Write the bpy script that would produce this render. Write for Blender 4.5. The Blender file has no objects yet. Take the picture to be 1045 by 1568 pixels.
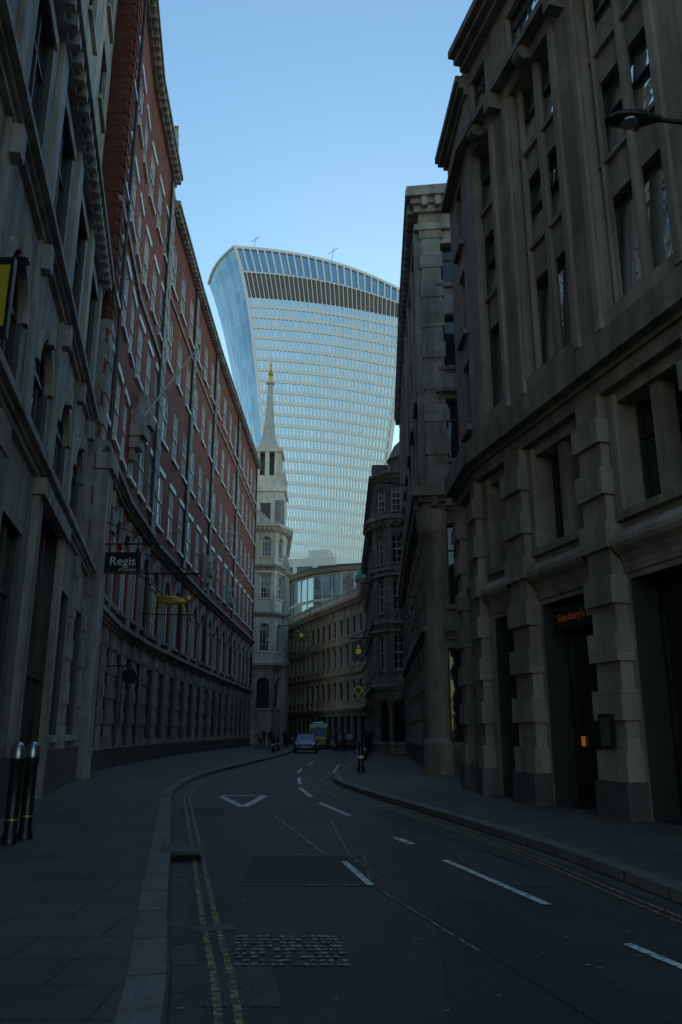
import bpy, math, random
import numpy as np
from mathutils import Vector
random.seed(7)
sc = bpy.context.scene

# ------------------------------------------------------------------ materials
MATS = {}
def M(name, c1, c2=None, scale=1.5, rough=.8, metal=0.0, bump=0.0, spec=.5, brick=None, streak=0.0, fine=0.0, emit=None):
    m = bpy.data.materials.new(name); m.use_nodes = True
    N = m.node_tree.nodes; Lk = m.node_tree.links; bs = N['Principled BSDF']
    bs.inputs['Roughness'].default_value = rough
    bs.inputs['Metallic'].default_value = metal
    bs.inputs['Specular IOR Level'].default_value = spec
    if c2 is None: c2 = tuple(x*.78 for x in c1)
    tc = N.new('ShaderNodeTexCoord')
    no = N.new('ShaderNodeTexNoise'); no.inputs['Scale'].default_value = scale; no.inputs['Detail'].default_value = 8
    no.inputs['Roughness'].default_value = .65
    Lk.new(tc.outputs['Object'], no.inputs['Vector'])
    rp = N.new('ShaderNodeValToRGB'); rp.color_ramp.elements[0].position = .32; rp.color_ramp.elements[1].position = .68
    rp.color_ramp.elements[0].color = (*c2, 1); rp.color_ramp.elements[1].color = (*c1, 1)
    Lk.new(no.outputs['Fac'], rp.inputs['Fac'])
    col = rp.outputs['Color']
    h = no.outputs['Fac']
    def mul(a, b, f):
        mx = N.new('ShaderNodeMixRGB'); mx.blend_type = 'MULTIPLY'; mx.inputs['Fac'].default_value = f
        Lk.new(a, mx.inputs['Color1']); Lk.new(b, mx.inputs['Color2']); return mx.outputs['Color']
    if streak:
        mp = N.new('ShaderNodeMapping'); mp.inputs['Scale'].default_value = (1.6, 1.6, .18)
        Lk.new(tc.outputs['Object'], mp.inputs['Vector'])
        n2 = N.new('ShaderNodeTexNoise'); n2.inputs['Scale'].default_value = 1.3; n2.inputs['Detail'].default_value = 5
        Lk.new(mp.outputs['Vector'], n2.inputs['Vector'])
        r2 = N.new('ShaderNodeValToRGB'); r2.color_ramp.elements[0].position = .35; r2.color_ramp.elements[1].position = .6
        r2.color_ramp.elements[0].color = (.42, .41, .40, 1)
        Lk.new(n2.outputs['Fac'], r2.inputs['Fac'])
        col = mul(col, r2.outputs['Color'], streak)
    if fine:
        n3 = N.new('ShaderNodeTexNoise'); n3.inputs['Scale'].default_value = 60; n3.inputs['Detail'].default_value = 3
        Lk.new(tc.outputs['Object'], n3.inputs['Vector'])
        r3 = N.new('ShaderNodeValToRGB'); r3.color_ramp.elements[0].position = .4; r3.color_ramp.elements[1].position = .62
        r3.color_ramp.elements[0].color = (.5, .5, .5, 1); r3.color_ramp.elements[1].color = (1.5, 1.5, 1.5, 1)
        Lk.new(n3.outputs['Fac'], r3.inputs['Fac'])
        col = mul(col, r3.outputs['Color'], fine)
        h = n3.outputs['Fac']
    if brick:
        bw, bh, ms, mc = brick
        bt = N.new('ShaderNodeTexBrick'); bt.inputs['Scale'].default_value = 1
        bt.inputs['Brick Width'].default_value = bw; bt.inputs['Row Height'].default_value = bh
        bt.inputs['Mortar Size'].default_value = ms; bt.inputs['Mortar Smooth'].default_value = .1
        bt.inputs['Color1'].default_value = (1, 1, 1, 1); bt.inputs['Color2'].default_value = (.80, .77, .76, 1)
        bt.inputs['Mortar'].default_value = (*mc, 1)
        Lk.new(tc.outputs['UV'], bt.inputs['Vector'])
        col = mul(col, bt.outputs['Color'], 1.0)
        iv = N.new('ShaderNodeMath'); iv.operation = 'MULTIPLY_ADD'; iv.inputs[1].default_value = -1.5
        Lk.new(bt.outputs['Fac'], iv.inputs[0]); Lk.new(h, iv.inputs[2]); h = iv.outputs[0]
    Lk.new(col, bs.inputs['Base Color'])
    if bump:
        bp = N.new('ShaderNodeBump'); bp.inputs['Strength'].default_value = bump; bp.inputs['Distance'].default_value = .03
        Lk.new(h, bp.inputs['Height']); Lk.new(bp.outputs['Normal'], bs.inputs['Normal'])
    if emit:
        bs.inputs['Emission Color'].default_value = (*emit[0], 1); bs.inputs['Emission Strength'].default_value = emit[1]
    MATS[name] = m
    return m

stoneG = M('portland_stone', (.52,.465,.41), (.35,.312,.275), .8, .85, bump=.3, brick=(1.1,.45,.012,(.5,.5,.5)), streak=.75)
stoneD = M('sooty_stone', (.42,.36,.31), (.27,.235,.205), .8, .85, bump=.3, brick=(1.2,.5,.012,(.5,.5,.5)), streak=.7)
stoneR = M('brown_stone', (.46,.36,.30), (.32,.25,.21), .7, .85, bump=.25, brick=(1.5,.75,.008,(.6,.6,.6)), streak=.65)
trimG = M('carved_stone_trim', (.54,.485,.43), (.33,.295,.26), 2.5, .85, bump=.35, streak=.75)
trimD = M('dark_stone_trim', (.36,.28,.235), (.22,.175,.145), 2.5, .85, bump=.35, streak=.7)
warmLitS = M('limestone_warm_light', (.80,.62,.44), (.60,.46,.33), .6, .85, bump=.2, streak=.5)  # warm reflected light of the far terrace is put into this stone colour
paleS = M('pale_limestone', (.82,.75,.66), (.64,.58,.51), .6, .85, bump=.2, streak=.5)
plinth = M('granite_and_reveal_shade', (.12,.11,.10), (.07,.065,.06), 3, .5, bump=.1)  # plinth granite; also colours window reveals dark as painted recess shade
brickM = M('red_brick', (.43,.105,.06), (.26,.062,.038), 2.2, .9, bump=.5, brick=(.24,.08,.01,(.8,.9,.9)), streak=.5)
brickD = M('dark_brick', (.22,.072,.045), (.13,.042,.027), 2.2, .9, bump=.5, brick=(.24,.08,.012,(.5,.5,.5)))
slate = M('slate_roof', (.09,.09,.10), (.05,.052,.058), 3, .6, bump=.4, brick=(.3,.25,.015,(.4,.4,.4)))
white = M('white_paint', (.85,.83,.80), (.74,.72,.69), 5, .5)
darkf = M('dark_window_frame', (.05,.045,.042), None, 5, .5)
copper = M('green_copper', (.14,.36,.28), (.09,.24,.19), 2, .6)
black = M('black_paint', (.015,.015,.015), None, 8, .35)
steel = M('galvanised_steel', (.45,.46,.47), None, 8, .3, .9)
gold = M('gold_leaf', (.85,.55,.14), (.6,.36,.07), 8, .35, .7)
asph = M('asphalt', (.072,.064,.057), (.032,.029,.026), .9, .58, bump=.8, fine=.9)
asph2 = M('asphalt_patch', (.040,.036,.033), (.024,.022,.02), 1.5, .65, bump=.6, fine=.7)
asph3 = M('asphalt_worn_track', (.085,.076,.067), (.05,.045,.04), 1.3, .55, bump=.8, fine=.9)
tar = M('tar_seam', (.016,.015,.015), None, 5, .4)
groundM = M('ground_dirt', (.06,.058,.055), None, .5, .9)
slab = M('york_paving', (.135,.12,.108), (.075,.067,.06), .9, .7, bump=.35, brick=(.9,.6,.014,(.35,.35,.35)), fine=.35)
kerbM = M('granite_kerb', (.24,.215,.195), (.14,.125,.115), 6, .7, bump=.3, brick=(.95,3,.02,(.3,.3,.3)), fine=.45)
gutM = M('gutter_setts', (.11,.10,.09), (.06,.055,.05), 3, .7, bump=.3, brick=(.6,3,.02,(.3,.3,.3)), fine=.4)
concrete = M('pale_panel', (.74,.71,.67), (.60,.58,.55), .3, .7)
ironM = M('cast_iron', (.045,.042,.04), None, 12, .45, .6, bump=.3)

def worn(name, c, thr, base=(.045,.042,.038), sc_=14):
    m = bpy.data.materials.new(name); m.use_nodes = True
    N = m.node_tree.nodes; Lk = m.node_tree.links; bs = N['Principled BSDF']; bs.inputs['Roughness'].default_value = .65
    tc = N.new('ShaderNodeTexCoord')
    n1 = N.new('ShaderNodeTexNoise'); n1.inputs['Scale'].default_value = sc_; n1.inputs['Detail'].default_value = 9; n1.inputs['Roughness'].default_value = .8
    Lk.new(tc.outputs['Object'], n1.inputs['Vector'])
    r = N.new('ShaderNodeValToRGB'); r.color_ramp.elements[0].position = thr; r.color_ramp.elements[1].position = thr+.08
    r.color_ramp.elements[0].color = (*base,1); r.color_ramp.elements[1].color = (*c,1)
    Lk.new(n1.outputs['Fac'], r.inputs['Fac']); Lk.new(r.outputs['Color'], bs.inputs['Base Color'])
    return m
wline = worn('worn_white_marking', (.85,.82,.77), .42)
wfaint = worn('faded_white_marking', (.46,.44,.40), .49)
wpatch = worn('worn_thermoplastic', (.42,.39,.36), .48, sc_=22)
yline = worn('worn_yellow_marking', (.46,.30,.11), .47)

def glassM(name, c, rough=.04, wob=.12, metal=0.0):
    m = bpy.data.materials.new(name); m.use_nodes = True
    N = m.node_tree.nodes; Lk = m.node_tree.links; bs = N['Principled BSDF']
    bs.inputs['Roughness'].default_value = rough; bs.inputs['Metallic'].default_value = metal
    bs.inputs['IOR'].default_value = 1.6
    tc = N.new('ShaderNodeTexCoord')
    no = N.new('ShaderNodeTexNoise'); no.inputs['Scale'].default_value = .9; no.inputs['Detail'].default_value = 2
    Lk.new(tc.outputs['Object'], no.inputs['Vector'])
    bp = N.new('ShaderNodeBump'); bp.inputs['Strength'].default_value = wob; bp.inputs['Distance'].default_value = .1
    Lk.new(no.outputs['Fac'], bp.inputs['Height']); Lk.new(bp.outputs['Normal'], bs.inputs['Normal'])
    r = N.new('ShaderNodeValToRGB'); r.color_ramp.elements[0].color = (*[x*.6 for x in c],1); r.color_ramp.elements[1].color = (*c,1)
    Lk.new(no.outputs['Fac'], r.inputs['Fac']); Lk.new(r.outputs['Color'], bs.inputs['Base Color'])
    return m
glass = glassM('window_glass', (.025,.028,.03))
glassR = glassM('reflective_window_glass', (.80,.84,.86), .02, .3, .9)
glassB = glassM('coated_glass', (.55,.68,.74), .06, .05, .8)
shopg = glassM('shop_glass', (.010,.009,.008), .06, .05)

def towerGlass(name, ca, cb, metal, rough):
    m = bpy.data.materials.new(name); m.use_nodes = True
    N = m.node_tree.nodes; Lk = m.node_tree.links; bs = N['Principled BSDF']
    bs.inputs['Metallic'].default_value = metal; bs.inputs['Roughness'].default_value = rough
    tc = N.new('ShaderNodeTexCoord'); vm = N.new('ShaderNodeVectorMath'); vm.operation = 'FLOOR'
    Lk.new(tc.outputs['UV'], vm.inputs[0])
    wn = N.new('ShaderNodeTexWhiteNoise'); Lk.new(vm.outputs[0], wn.inputs['Vector'])
    no = N.new('ShaderNodeTexNoise'); no.inputs['Scale'].default_value = .035; no.inputs['Detail'].default_value = 3
    Lk.new(tc.outputs['Object'], no.inputs['Vector'])
    ma = N.new('ShaderNodeMath'); ma.operation = 'MULTIPLY_ADD'; ma.inputs[1].default_value = .5
    Lk.new(wn.outputs['Value'], ma.inputs[0])
    m2 = N.new('ShaderNodeMath'); m2.operation = 'MULTIPLY'; m2.inputs[1].default_value = .6
    Lk.new(no.outputs['Fac'], m2.inputs[0]); Lk.new(m2.outputs[0], ma.inputs[2])
    r = N.new('ShaderNodeValToRGB'); r.color_ramp.elements[0].color = (*ca,1); r.color_ramp.elements[1].color = (*cb,1)
    Lk.new(ma.outputs[0], r.inputs['Fac']); Lk.new(r.outputs['Color'], bs.inputs['Base Color'])
    return m
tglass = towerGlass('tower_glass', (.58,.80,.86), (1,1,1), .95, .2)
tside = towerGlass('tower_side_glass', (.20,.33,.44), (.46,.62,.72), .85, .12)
tlouv = M('tower_louvres', (.24,.20,.175), None, .2, .5)
tfin = M('tower_fins', (.95,.94,.93), (.92,.91,.90), .1, .25)

# ------------------------------------------------------------------ builder
class Bld:
    def __init__(s, name): s.name = name; s.parts = {}
    def add(s, part, mat, pts, uv=None):
        k = (part, mat.name)
        if k not in s.parts: s.parts[k] = ([], [], [], mat)
        V, Fc, U, _ = s.parts[k]; i = len(V); V.extend([tuple(p) for p in pts]); Fc.append(list(range(i, i+len(pts))))
        U.extend(uv if uv else [(p[0], p[1]) for p in pts])
    def finish(s, loc=(0,0,0), rotz=0.0, smooth=()):
        root = bpy.data.objects.new(s.name, None); sc.collection.objects.link(root)
        root.empty_display_size = .1
        for (part, mn), (V, Fc, U, mat) in s.parts.items():
            me = bpy.data.meshes.new(s.name+'_'+part); me.from_pydata(V, [], Fc)
            ul = me.uv_layers.new(name='UVMap')
            idx = np.empty(len(me.loops), dtype=np.int32); me.loops.foreach_get('vertex_index', idx)
            ua = np.array(U, dtype=np.float32)[idx]; ul.data.foreach_set('uv', ua.ravel())
            me.materials.append(mat)
            if part in smooth:
                import bmesh
                bm = bmesh.new(); bm.from_mesh(me); bmesh.ops.remove_doubles(bm, verts=bm.verts, dist=.0005); bm.to_mesh(me); bm.free()
                me.polygons.foreach_set('use_smooth', [True]*len(me.polygons))
            o = bpy.data.objects.new(part, me); sc.collection.objects.link(o); o.parent = root
        root.location = loc; root.rotation_euler = (0,0,rotz)
        return root

class Fr:
    def __init__(s, A, B):
        s.A = Vector(A); d = Vector(B)-s.A; s.L = d.length; s.e = d/s.L; s.n = Vector((-s.e.y, s.e.x))
    def P(s, a, n, z):
        p = s.A+s.e*a+s.n*n; return (p.x, p.y, z)

def box(b, part, mat, F, s0, s1, n0, n1, z0, z1):
    P = F.P
    b.add(part, mat, [P(s0,n1,z0),P(s1,n1,z0),P(s1,n1,z1),P(s0,n1,z1)], [(s0,z0),(s1,z0),(s1,z1),(s0,z1)])
    b.add(part, mat, [P(s1,n0,z0),P(s0,n0,z0),P(s0,n0,z1),P(s1,n0,z1)], [(s1,z0),(s0,z0),(s0,z1),(s1,z1)])
    b.add(part, mat, [P(s0,n0,z0),P(s0,n1,z0),P(s0,n1,z1),P(s0,n0,z1)], [(n0,z0),(n1,z0),(n1,z1),(n0,z1)])
    b.add(part, mat, [P(s1,n1,z0),P(s1,n0,z0),P(s1,n0,z1),P(s1,n1,z1)], [(n1,z0),(n0,z0),(n0,z1),(n1,z1)])
    b.add(part, mat, [P(s0,n1,z1),P(s1,n1,z1),P(s1,n0,z1),P(s0,n0,z1)], [(s0,n1),(s1,n1),(s1,n0),(s0,n0)])
    b.add(part, mat, [P(s0,n0,z0),P(s1,n0,z0),P(s1,n1,z0),P(s0,n1,z0)], [(s0,n0),(s1,n0),(s1,n1),(s0,n1)])

def tube(b, part, mat, p0, p1, r0, r1=None, n=10, cap=True):
    r1 = r0 if r1 is None else r1
    p0 = Vector(p0); p1 = Vector(p1); d = (p1-p0).normalized()
    a = d.orthogonal().normalized(); c = d.cross(a)
    R0 = [p0+(a*math.cos(t)+c*math.sin(t))*r0 for t in [2*math.pi*i/n for i in range(n)]]
    R1 = [p1+(a*math.cos(t)+c*math.sin(t))*r1 for t in [2*math.pi*i/n for i in range(n)]]
    for i in range(n):
        j = (i+1) % n; b.add(part, mat, [R0[i],R0[j],R1[j],R1[i]])
    if cap:
        b.add(part, mat, R0[::-1]); b.add(part, mat, R1)

def lathe(b, part, mat, cx, cy, prof, n=16, rot=0.0):
    for (r0,z0),(r1,z1) in zip(prof[:-1], prof[1:]):
        for i in range(n):
            t0 = rot+2*math.pi*i/n; t1 = rot+2*math.pi*(i+1)/n
            b.add(part, mat, [(cx+r0*math.cos(t0),cy+r0*math.sin(t0),z0),(cx+r0*math.cos(t1),cy+r0*math.sin(t1),z0),
                              (cx+r1*math.cos(t1),cy+r1*math.sin(t1),z1),(cx+r1*math.cos(t0),cy+r1*math.sin(t0),z1)],
                  [(t0*r0,z0),(t1*r0,z0),(t1*r0,z1),(t0*r0,z1)])

def offset(poly, d):
    out = []
    for i, p in enumerate(poly):
        ns = []
        if i > 0: e = (Vector(poly[i])-Vector(poly[i-1])).normalized(); ns.append(Vector((-e.y,e.x)))
        if i < len(poly)-1: e = (Vector(poly[i+1])-Vector(poly[i])).normalized(); ns.append(Vector((-e.y,e.x)))
        m = ns[0] if len(ns) == 1 else (ns[0]+ns[1])/(1+ns[0].dot(ns[1]))
        out.append(Vector(p)+m*d)
    return out

def trim(b, part, mat, poly, z0, z1, n1, n0=-.05, slope=0.0):
    A = offset(poly, n0); C = offset(poly, n1); T = offset(poly, n1-slope) if slope else C; s = 0
    for i in range(len(poly)-1):
        l = (C[i+1]-C[i]).length
        a0,a1,c0,c1,t0,t1 = A[i],A[i+1],C[i],C[i+1],T[i],T[i+1]
        q = lambda v,z: (v.x,v.y,z)
        b.add(part, mat, [q(c0,z0),q(c1,z0),q(t1,z1),q(t0,z1)], [(s,z0),(s+l,z0),(s+l,z1),(s,z1)])
        b.add(part, mat, [q(t0,z1),q(t1,z1),q(a1,z1),q(a0,z1)], [(s,0),(s+l,0),(s+l,1),(s,1)])
        b.add(part, mat, [q(a0,z0),q(a1,z0),q(c1,z0),q(c0,z0)], [(s,0),(s+l,0),(s+l,1),(s,1)])
        s += l
    for k in (0,-1):
        a,c,t = A[k],C[k],T[k]
        b.add(part, mat, [(a.x,a.y,z0),(c.x,c.y,z0),(t.x,t.y,z1),(a.x,a.y,z1)])

def cornice(b, mat, poly, z, h, p, dent=False, part='cornice'):
    """stepped cornice with top at z"""
    st = [(0,.3,.35),(.3,.55,.6),(.55,.8,1.0),(.8,1,.92)]
    for a,c,f in st: trim(b, part, mat, poly, z-h+a*h, z-h+c*h, p*f)
    if dent:
        for A,B in zip(poly[:-1],poly[1:]):
            F = Fr(A,B); n = int(F.L/.55)
            for i in range(n):
                s = (i+.25)*F.L/n
                box(b, 'dentils', mat, F, s, s+.25, p*.3, p*.85, z-h+.28*h-.16, z-h+.54*h)

def window(b, F, w, rm):
    s0,s1,a,c,kind,d = w['s0'],w['s1'],w['z0'],w['z1'],w['k'],w['d']
    P = F.P; G = w.get('g', glass); fm = w.get('f', white); W = s1-s0; H = c-a; rv = w.get('rv', rm)
    for pts,uv in (([P(s0,0,a),P(s0,-d,a),P(s0,-d,c),P(s0,0,c)],[(0,a),(d,a),(d,c),(0,c)]),
                   ([P(s1,0,a),P(s1,-d,a),P(s1,-d,c),P(s1,0,c)],[(0,a),(d,a),(d,c),(0,c)]),
                   ([P(s0,0,a),P(s1,0,a),P(s1,-d,a),P(s0,-d,a)],[(s0,0),(s1,0),(s1,d),(s0,d)]),
                   ([P(s0,0,c),P(s1,0,c),P(s1,-d,c),P(s0,-d,c)],[(s0,0),(s1,0),(s1,d),(s0,d)])):
        b.add('walls' if rv is rm else 'shade_reveals', rv, pts, uv)  # overridden reveals carry recess shade as a dark colour
    if kind == 'strip':
        edges = [a]+[q for sp in w['sp'] for q in (sp[0]+.02,sp[1]+.02)]+[c]
        for lv,(q0,q1) in enumerate(zip(edges[0::2],edges[1::2])):
            m = (s0+s1)/2
            for x0,x1 in ((s0,m),(m,s1)):
                t1 = random.uniform(.08,.16)+.05*lv; t3 = random.uniform(-.012,.012)
                b.add('glazing', G, [P(x0,-d+t1+t3,q0),P(x1,-d+t1-t3,q0),P(x1,-d-t3,q1),P(x0,-d+t3,q1)])
    else:
        tl = random.uniform(-.012,.012); t2 = random.uniform(-.012,.012)
        b.add('glazing', G, [P(s0,-d+tl,a),P(s1,-d-tl,a),P(s1,-d-tl+t2,c),P(s0,-d+tl+t2,c)])
    n0,n1 = -d-.03,-d+.06
    def bar(x0,x1,y0,y1,e=0): box(b, 'frames', fm, F, x0,x1,n0,n1+e,y0,y1)
    if kind in ('sash','arch'):
        t = .085
        bar(s0,s0+t,a,c); bar(s1-t,s1,a,c); bar(s0+t,s1-t,a,a+t); 
        if kind == 'sash': bar(s0+t,s1-t,c-t,c)
        mid = (a+c)/2 if kind == 'sash' else c-W/2
        bar(s0+t,s1-t,mid-.045,mid+.045,.02)
        nv = 2 if W < 1.0 else 3
        for i in range(1,nv):
            x = s0+W*i/nv; bar(x-.02,x+.02,a+t,mid-.045,-.02); bar(x-.02,x+.02,mid+.045,c-t,-.02)
        for q in (.25,.75):
            z = a+H*q
            if abs(z-mid) > .2: bar(s0+t,s1-t,z-.02,z+.02,-.03)
        if kind == 'sash' and random.random() < .3:
            zb = c-H*random.uniform(.2,.5)
            b.add('blinds', trimG, [P(s0+t,-d+.02,zb),P(s1-t,-d+.02,zb),P(s1-t,-d+.02,c-t),P(s0+t,-d+.02,c-t)])
    elif kind == 'plain':
        t = .06
        bar(s0,s0+t,a,c); bar(s1-t,s1,a,c); bar(s0+t,s1-t,a,a+t); bar(s0+t,s1-t,c-t,c)
        bar((s0+s1)/2-.03,(s0+s1)/2+.03,a+t,c-t,-.01); z = a+H*.68; bar(s0+t,s1-t,z-.03,z+.03,-.02)
    elif kind == 'shop':
        t = .09
        bar(s0,s0+t,a,c); bar(s1-t,s1,a,c); bar(s0+t,s1-t,a,a+.35); bar(s0+t,s1-t,c-.55,c)
        bar((s0+s1)/2-.04,(s0+s1)/2+.04,a+.35,c-.55,-.01)
        bar(s0+t,s1-t,a+2.25,a+2.33,-.02)
    elif kind == 'strip':
        t = .07; m = (s0+s1)/2
        bar(s0,s0+t,a,c,.14); bar(s1-t,s1,a,c,.14)
        if W > 1.3:
            tube(b,'mullions',rm,P(m,-d+.22,a),P(m,-d+.22,c),.12,n=12,cap=False)
            for x in (s0+.16,s1-.16): tube(b,'mullions',rm,P(x,-d+.22,a),P(x,-d+.22,c),.09,n=12,cap=False)
        for (q0,q1) in w['sp']:
            box(b,'spandrels',rm,F,s0+.002,s1-.002,-d-.05,-d+.2,q0,q1)
            box(b,'spandrels',rm,F,s0+.002,s1-.002,-d-.05,-d+.3,q1,q1+.09)
            bar(s0+t,s1-t,q1+.09,q1+.16,.2); bar(s0+t,s1-t,q0-.07,q0,.08)
            bar(s0+t,s1-t,q1+1.1,q1+1.14,.13)
    elif kind == 'door':
        box(b,'door',fm,F,s0+.05,s1-.05,n0,n1,a,a+2.6)
        bar(s0+.05,s1-.05,a+2.6,a+2.75,.1)
        for x in (s0+W*.3,s0+W*.7): bar(x-.03,x+.03,a+2.75,c,.02)
    if kind == 'arch':
        r = W/2; zc = c-r; cx = (s0+s1)/2; K = 10; fm2 = w.get('am', trimG)
        for i in range(K):
            t0 = math.pi*i/K; t1 = math.pi*(i+1)/K
            x0,y0 = cx-r*math.cos(t0), zc+r*math.sin(t0); x1,y1 = cx-r*math.cos(t1), zc+r*math.sin(t1)
            b.add('walls', rm, [P(x0,0,y0),P(x1,0,y1),P(x1,0,c),P(x0,0,c)], [(x0,y0),(x1,y1),(x1,c),(x0,c)])
            b.add('walls', rm, [P(x0,0,y0),P(x1,0,y1),P(x1,-d+.07,y1),P(x0,-d+.07,y0)])
            b.add('frames', fm, [P(x0,-d+.065,y0),P(x1,-d+.065,y1),P(cx-(r-.1)*math.cos(t1),-d+.065,zc+(r-.1)*math.sin(t1)),P(cx-(r-.1)*math.cos(t0),-d+.065,zc+(r-.1)*math.sin(t0))])
            Rr = r+w.get('ar',.28)
            X0,Y0 = cx-Rr*math.cos(t0), zc+Rr*math.sin(t0); X1,Y1 = cx-Rr*math.cos(t1), zc+Rr*math.sin(t1)
            b.add('arch_stones', fm2, [P(x0,.09,y0),P(x1,.09,y1),P(X1,.09,Y1),P(X0,.09,Y0)])
            b.add('arch_stones', fm2, [P(X0,0,Y0),P(X1,0,Y1),P(X1,.09,Y1),P(X0,.09,Y0)])
            b.add('arch_stones', fm2, [P(x0,0,y0),P(x1,0,y1),P(x1,.09,y1),P(x0,.09,y0)])
        box(b,'arch_stones',fm2,F,cx-.16,cx+.16,-.02,.2,c-.1,c+w.get('ar',.28)+.15)
    if w.get('sill', True) and kind in ('sash','plain','arch'):
        box(b,'sills',w.get('sm',trimG),F,s0-.12,s1+.12,-.02,.14,a-.16,a-.002)
    if w.get('lint'):
        box(b,'lintels',w.get('sm',trimG),F,s0-.15,s1+.15,-.02,.06,c+.002,c+.28)
    if w.get('ped'):
        box(b,'window_hoods',w.get('sm',trimG),F,s0-.25,s1+.25,-.02,.32,c+.2,c+.36)
        box(b,'window_hoods',w.get('sm',trimG),F,s0-.18,s0-.02,-.02,.12,a,c+.2)
        box(b,'window_hoods',w.get('sm',trimG),F,s1+.02,s1+.18,-.02,.12,a,c+.2)

def facade(b, F, z0, z1, wins, mat, L=None):
    L = F.L if L is None else L
    ss = sorted({0.0,L}|{w['s0'] for w in wins}|{w['s1'] for w in wins})
    zs = sorted({z0,z1}|{w['z0'] for w in wins}|{w['z1'] for w in wins})
    for a,c in zip(zs[:-1],zs[1:]):
        zm = (a+c)/2
        for s0,s1 in zip(ss[:-1],ss[1:]):
            sm = (s0+s1)/2
            if any(w['s0'] < sm < w['s1'] and w['z0'] < zm < w['z1'] for w in wins): continue
            b.add('walls', mat, [F.P(s0,0,a),F.P(s1,0,a),F.P(s1,0,c),F.P(s0,0,c)], [(s0,a),(s1,a),(s1,c),(s0,c)])
    for w in wins: window(b, F, w, mat)

def pier(b, mat, F, sc_, w, p, z0, z1, h=.55, cap=None):
    z = z0; i = 0
    while z < z1-.05:
        zz = min(z+h, z1)
        ww,pp = (w,p) if i % 2 == 0 else (w*.84,p*.72)
        box(b,'rusticated_piers',mat,F,sc_-ww/2,sc_+ww/2,-.02,pp,z,zz); z = zz; i += 1

def close(b, poly, back, H, mat, roofm):
    pts = [tuple(p) for p in poly]+[tuple(p) for p in back]
    b.add('roof', roofm, [(x,y,H) for x,y in pts])
    ring = [poly[-1]]+list(back)+[poly[0]]
    for p,q in zip(ring[:-1],ring[1:]):
        l = (Vector(q)-Vector(p)).length
        b.add('party_walls', mat, [(p[0],p[1],0),(q[0],q[1],0),(q[0],q[1],H),(p[0],p[1],H)], [(0,0),(l,0),(l,H),(0,H)])

def terrace(b, poly, zones, bay, shift=0):
    k = 0
    for A,B in zip(poly[:-1],poly[1:]):
        F = Fr(A,B); n = max(1, round(F.L/bay)); bw = F.L/n
        for (z0,z1,mat,rows) in zones:
            wins = []
            for i in range(n):
                cx = (i+.5)*bw
                for r in rows:
                    if 'skip' in r and (k+i) in r['skip']: continue
                    if 'only' in r and (k+i) not in r['only']: continue
                    ww = min(r['w'], bw*r.get('lim',.8))
                    d = dict(r); d.update(s0=cx-ww/2, s1=cx+ww/2, z0=r['z'][0], z1=r['z'][1], d=r.get('d',.22)); wins.append(d)
            facade(b, F, z0, z1, wins, mat)
        k += n

def R(z0,z1,w,k,**kw): d = dict(z=(z0,z1),w=w,k=k); d.update(kw); return d

# ------------------------------------------------------------------ 1 near-left stone building
b = Bld('stone_office_building')
poly = [(-9.0,26.5),(-3.65,1.0)]
lowp = [tuple(v) for v in offset(poly,.45)]
terrace(b, lowp, [(0,6.8,stoneG,[R(1.5,5.2,1.9,'plain',f=darkf,skip={2},d=.16,rv=plinth),R(.13,6.2,3.4,'door',f=black,only={2},d=.22,g=shopg,rv=black,lim=.95)])], 3.72)  # portal and window reveals coloured dark in place of shade in the openings
b.add('ledge', trimG, [(*lowp[0],6.795),(*lowp[1],6.795),(*poly[1],6.795),(*poly[0],6.795)])
b.add('walls', stoneG, [(*lowp[0],0),(*poly[0],0),(*poly[0],6.795),(*lowp[0],6.795)], [(0,0),(.45,0),(.45,6.8),(0,6.8)])
terrace(b, poly, [(6.8,12.4,stoneG,[R(7.6,10.6,1.9,'arch',f=darkf,d=.18,ar=.24,rv=plinth)]),
         (12.4,18.0,stoneG,[R(13.2,16.6,1.8,'plain',f=darkf,d=.18,lint=True,rv=plinth)])], 3.72)  # dark reveal colour here paints the shade of the recesses
up = [tuple(v) for v in offset(poly,-.35)]
terrace(b, up, [(18.0,33,stoneG,[R(19.2,22.2,1.6,'plain',f=darkf,d=.22,lint=True),R(23.8,26.4,1.6,'plain',f=darkf,d=.22),R(28,30.4,1.5,'plain',f=darkf,d=.22)])], 3.72)
b.add('ledge', trimG, [(*poly[0],17.99),(*poly[1],17.99),(*up[1],17.99),(*up[0],17.99)])
cornice(b, trimG, poly, 18.1, .75, .5, True)
cornice(b, trimG, poly, 12.6, .55, .35)
cornice(b, trimG, lowp, 7.0, .45, .25)
cornice(b, trimG, up, 32.9, .8, .5)
trim(b,'plinth',plinth,[lowp[0],tuple(Vector(lowp[0]).lerp(Vector(lowp[1]),(2*3.72+.1)/26.05))],0,1.15,.14)
trim(b,'plinth',plinth,[tuple(Vector(lowp[0]).lerp(Vector(lowp[1]),(3*3.72-.1)/26.05)),lowp[1]],0,1.15,.14)
F = Fr(*lowp); FU = Fr(*poly)
nb = 7
for i in range(nb+1):
    s = min(max(i*F.L/nb,.45),F.L-.45)
    if i not in (2,3): pier(b, stoneG, F, s, .85, .10, 1.15, 6.5, .6)
    box(b,'pilasters',trimG,FU,s-.36,s+.36,-.02,.12,12.61,17.34)
    box(b,'pilasters',trimG,FU,s-.3,s+.3,-.02,.09,7.01,12.04)
    box(b,'brackets',trimG,FU,s-.18,s+.18,-.02,.28,11.4,12.0)
ps = F.L/7*2.5
for q in (-1.93,1.93): box(b,'portal',trimG,F,ps+q-.22,ps+q+.22,-.02,.15,.12,6.2)
box(b,'portal',trimG,F,ps-2.25,ps+2.25,-.02,.24,6.2,6.54)
close(b, up, [(-16,1),(-22,26)], 33, stoneG, slate)
b.finish()

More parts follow.
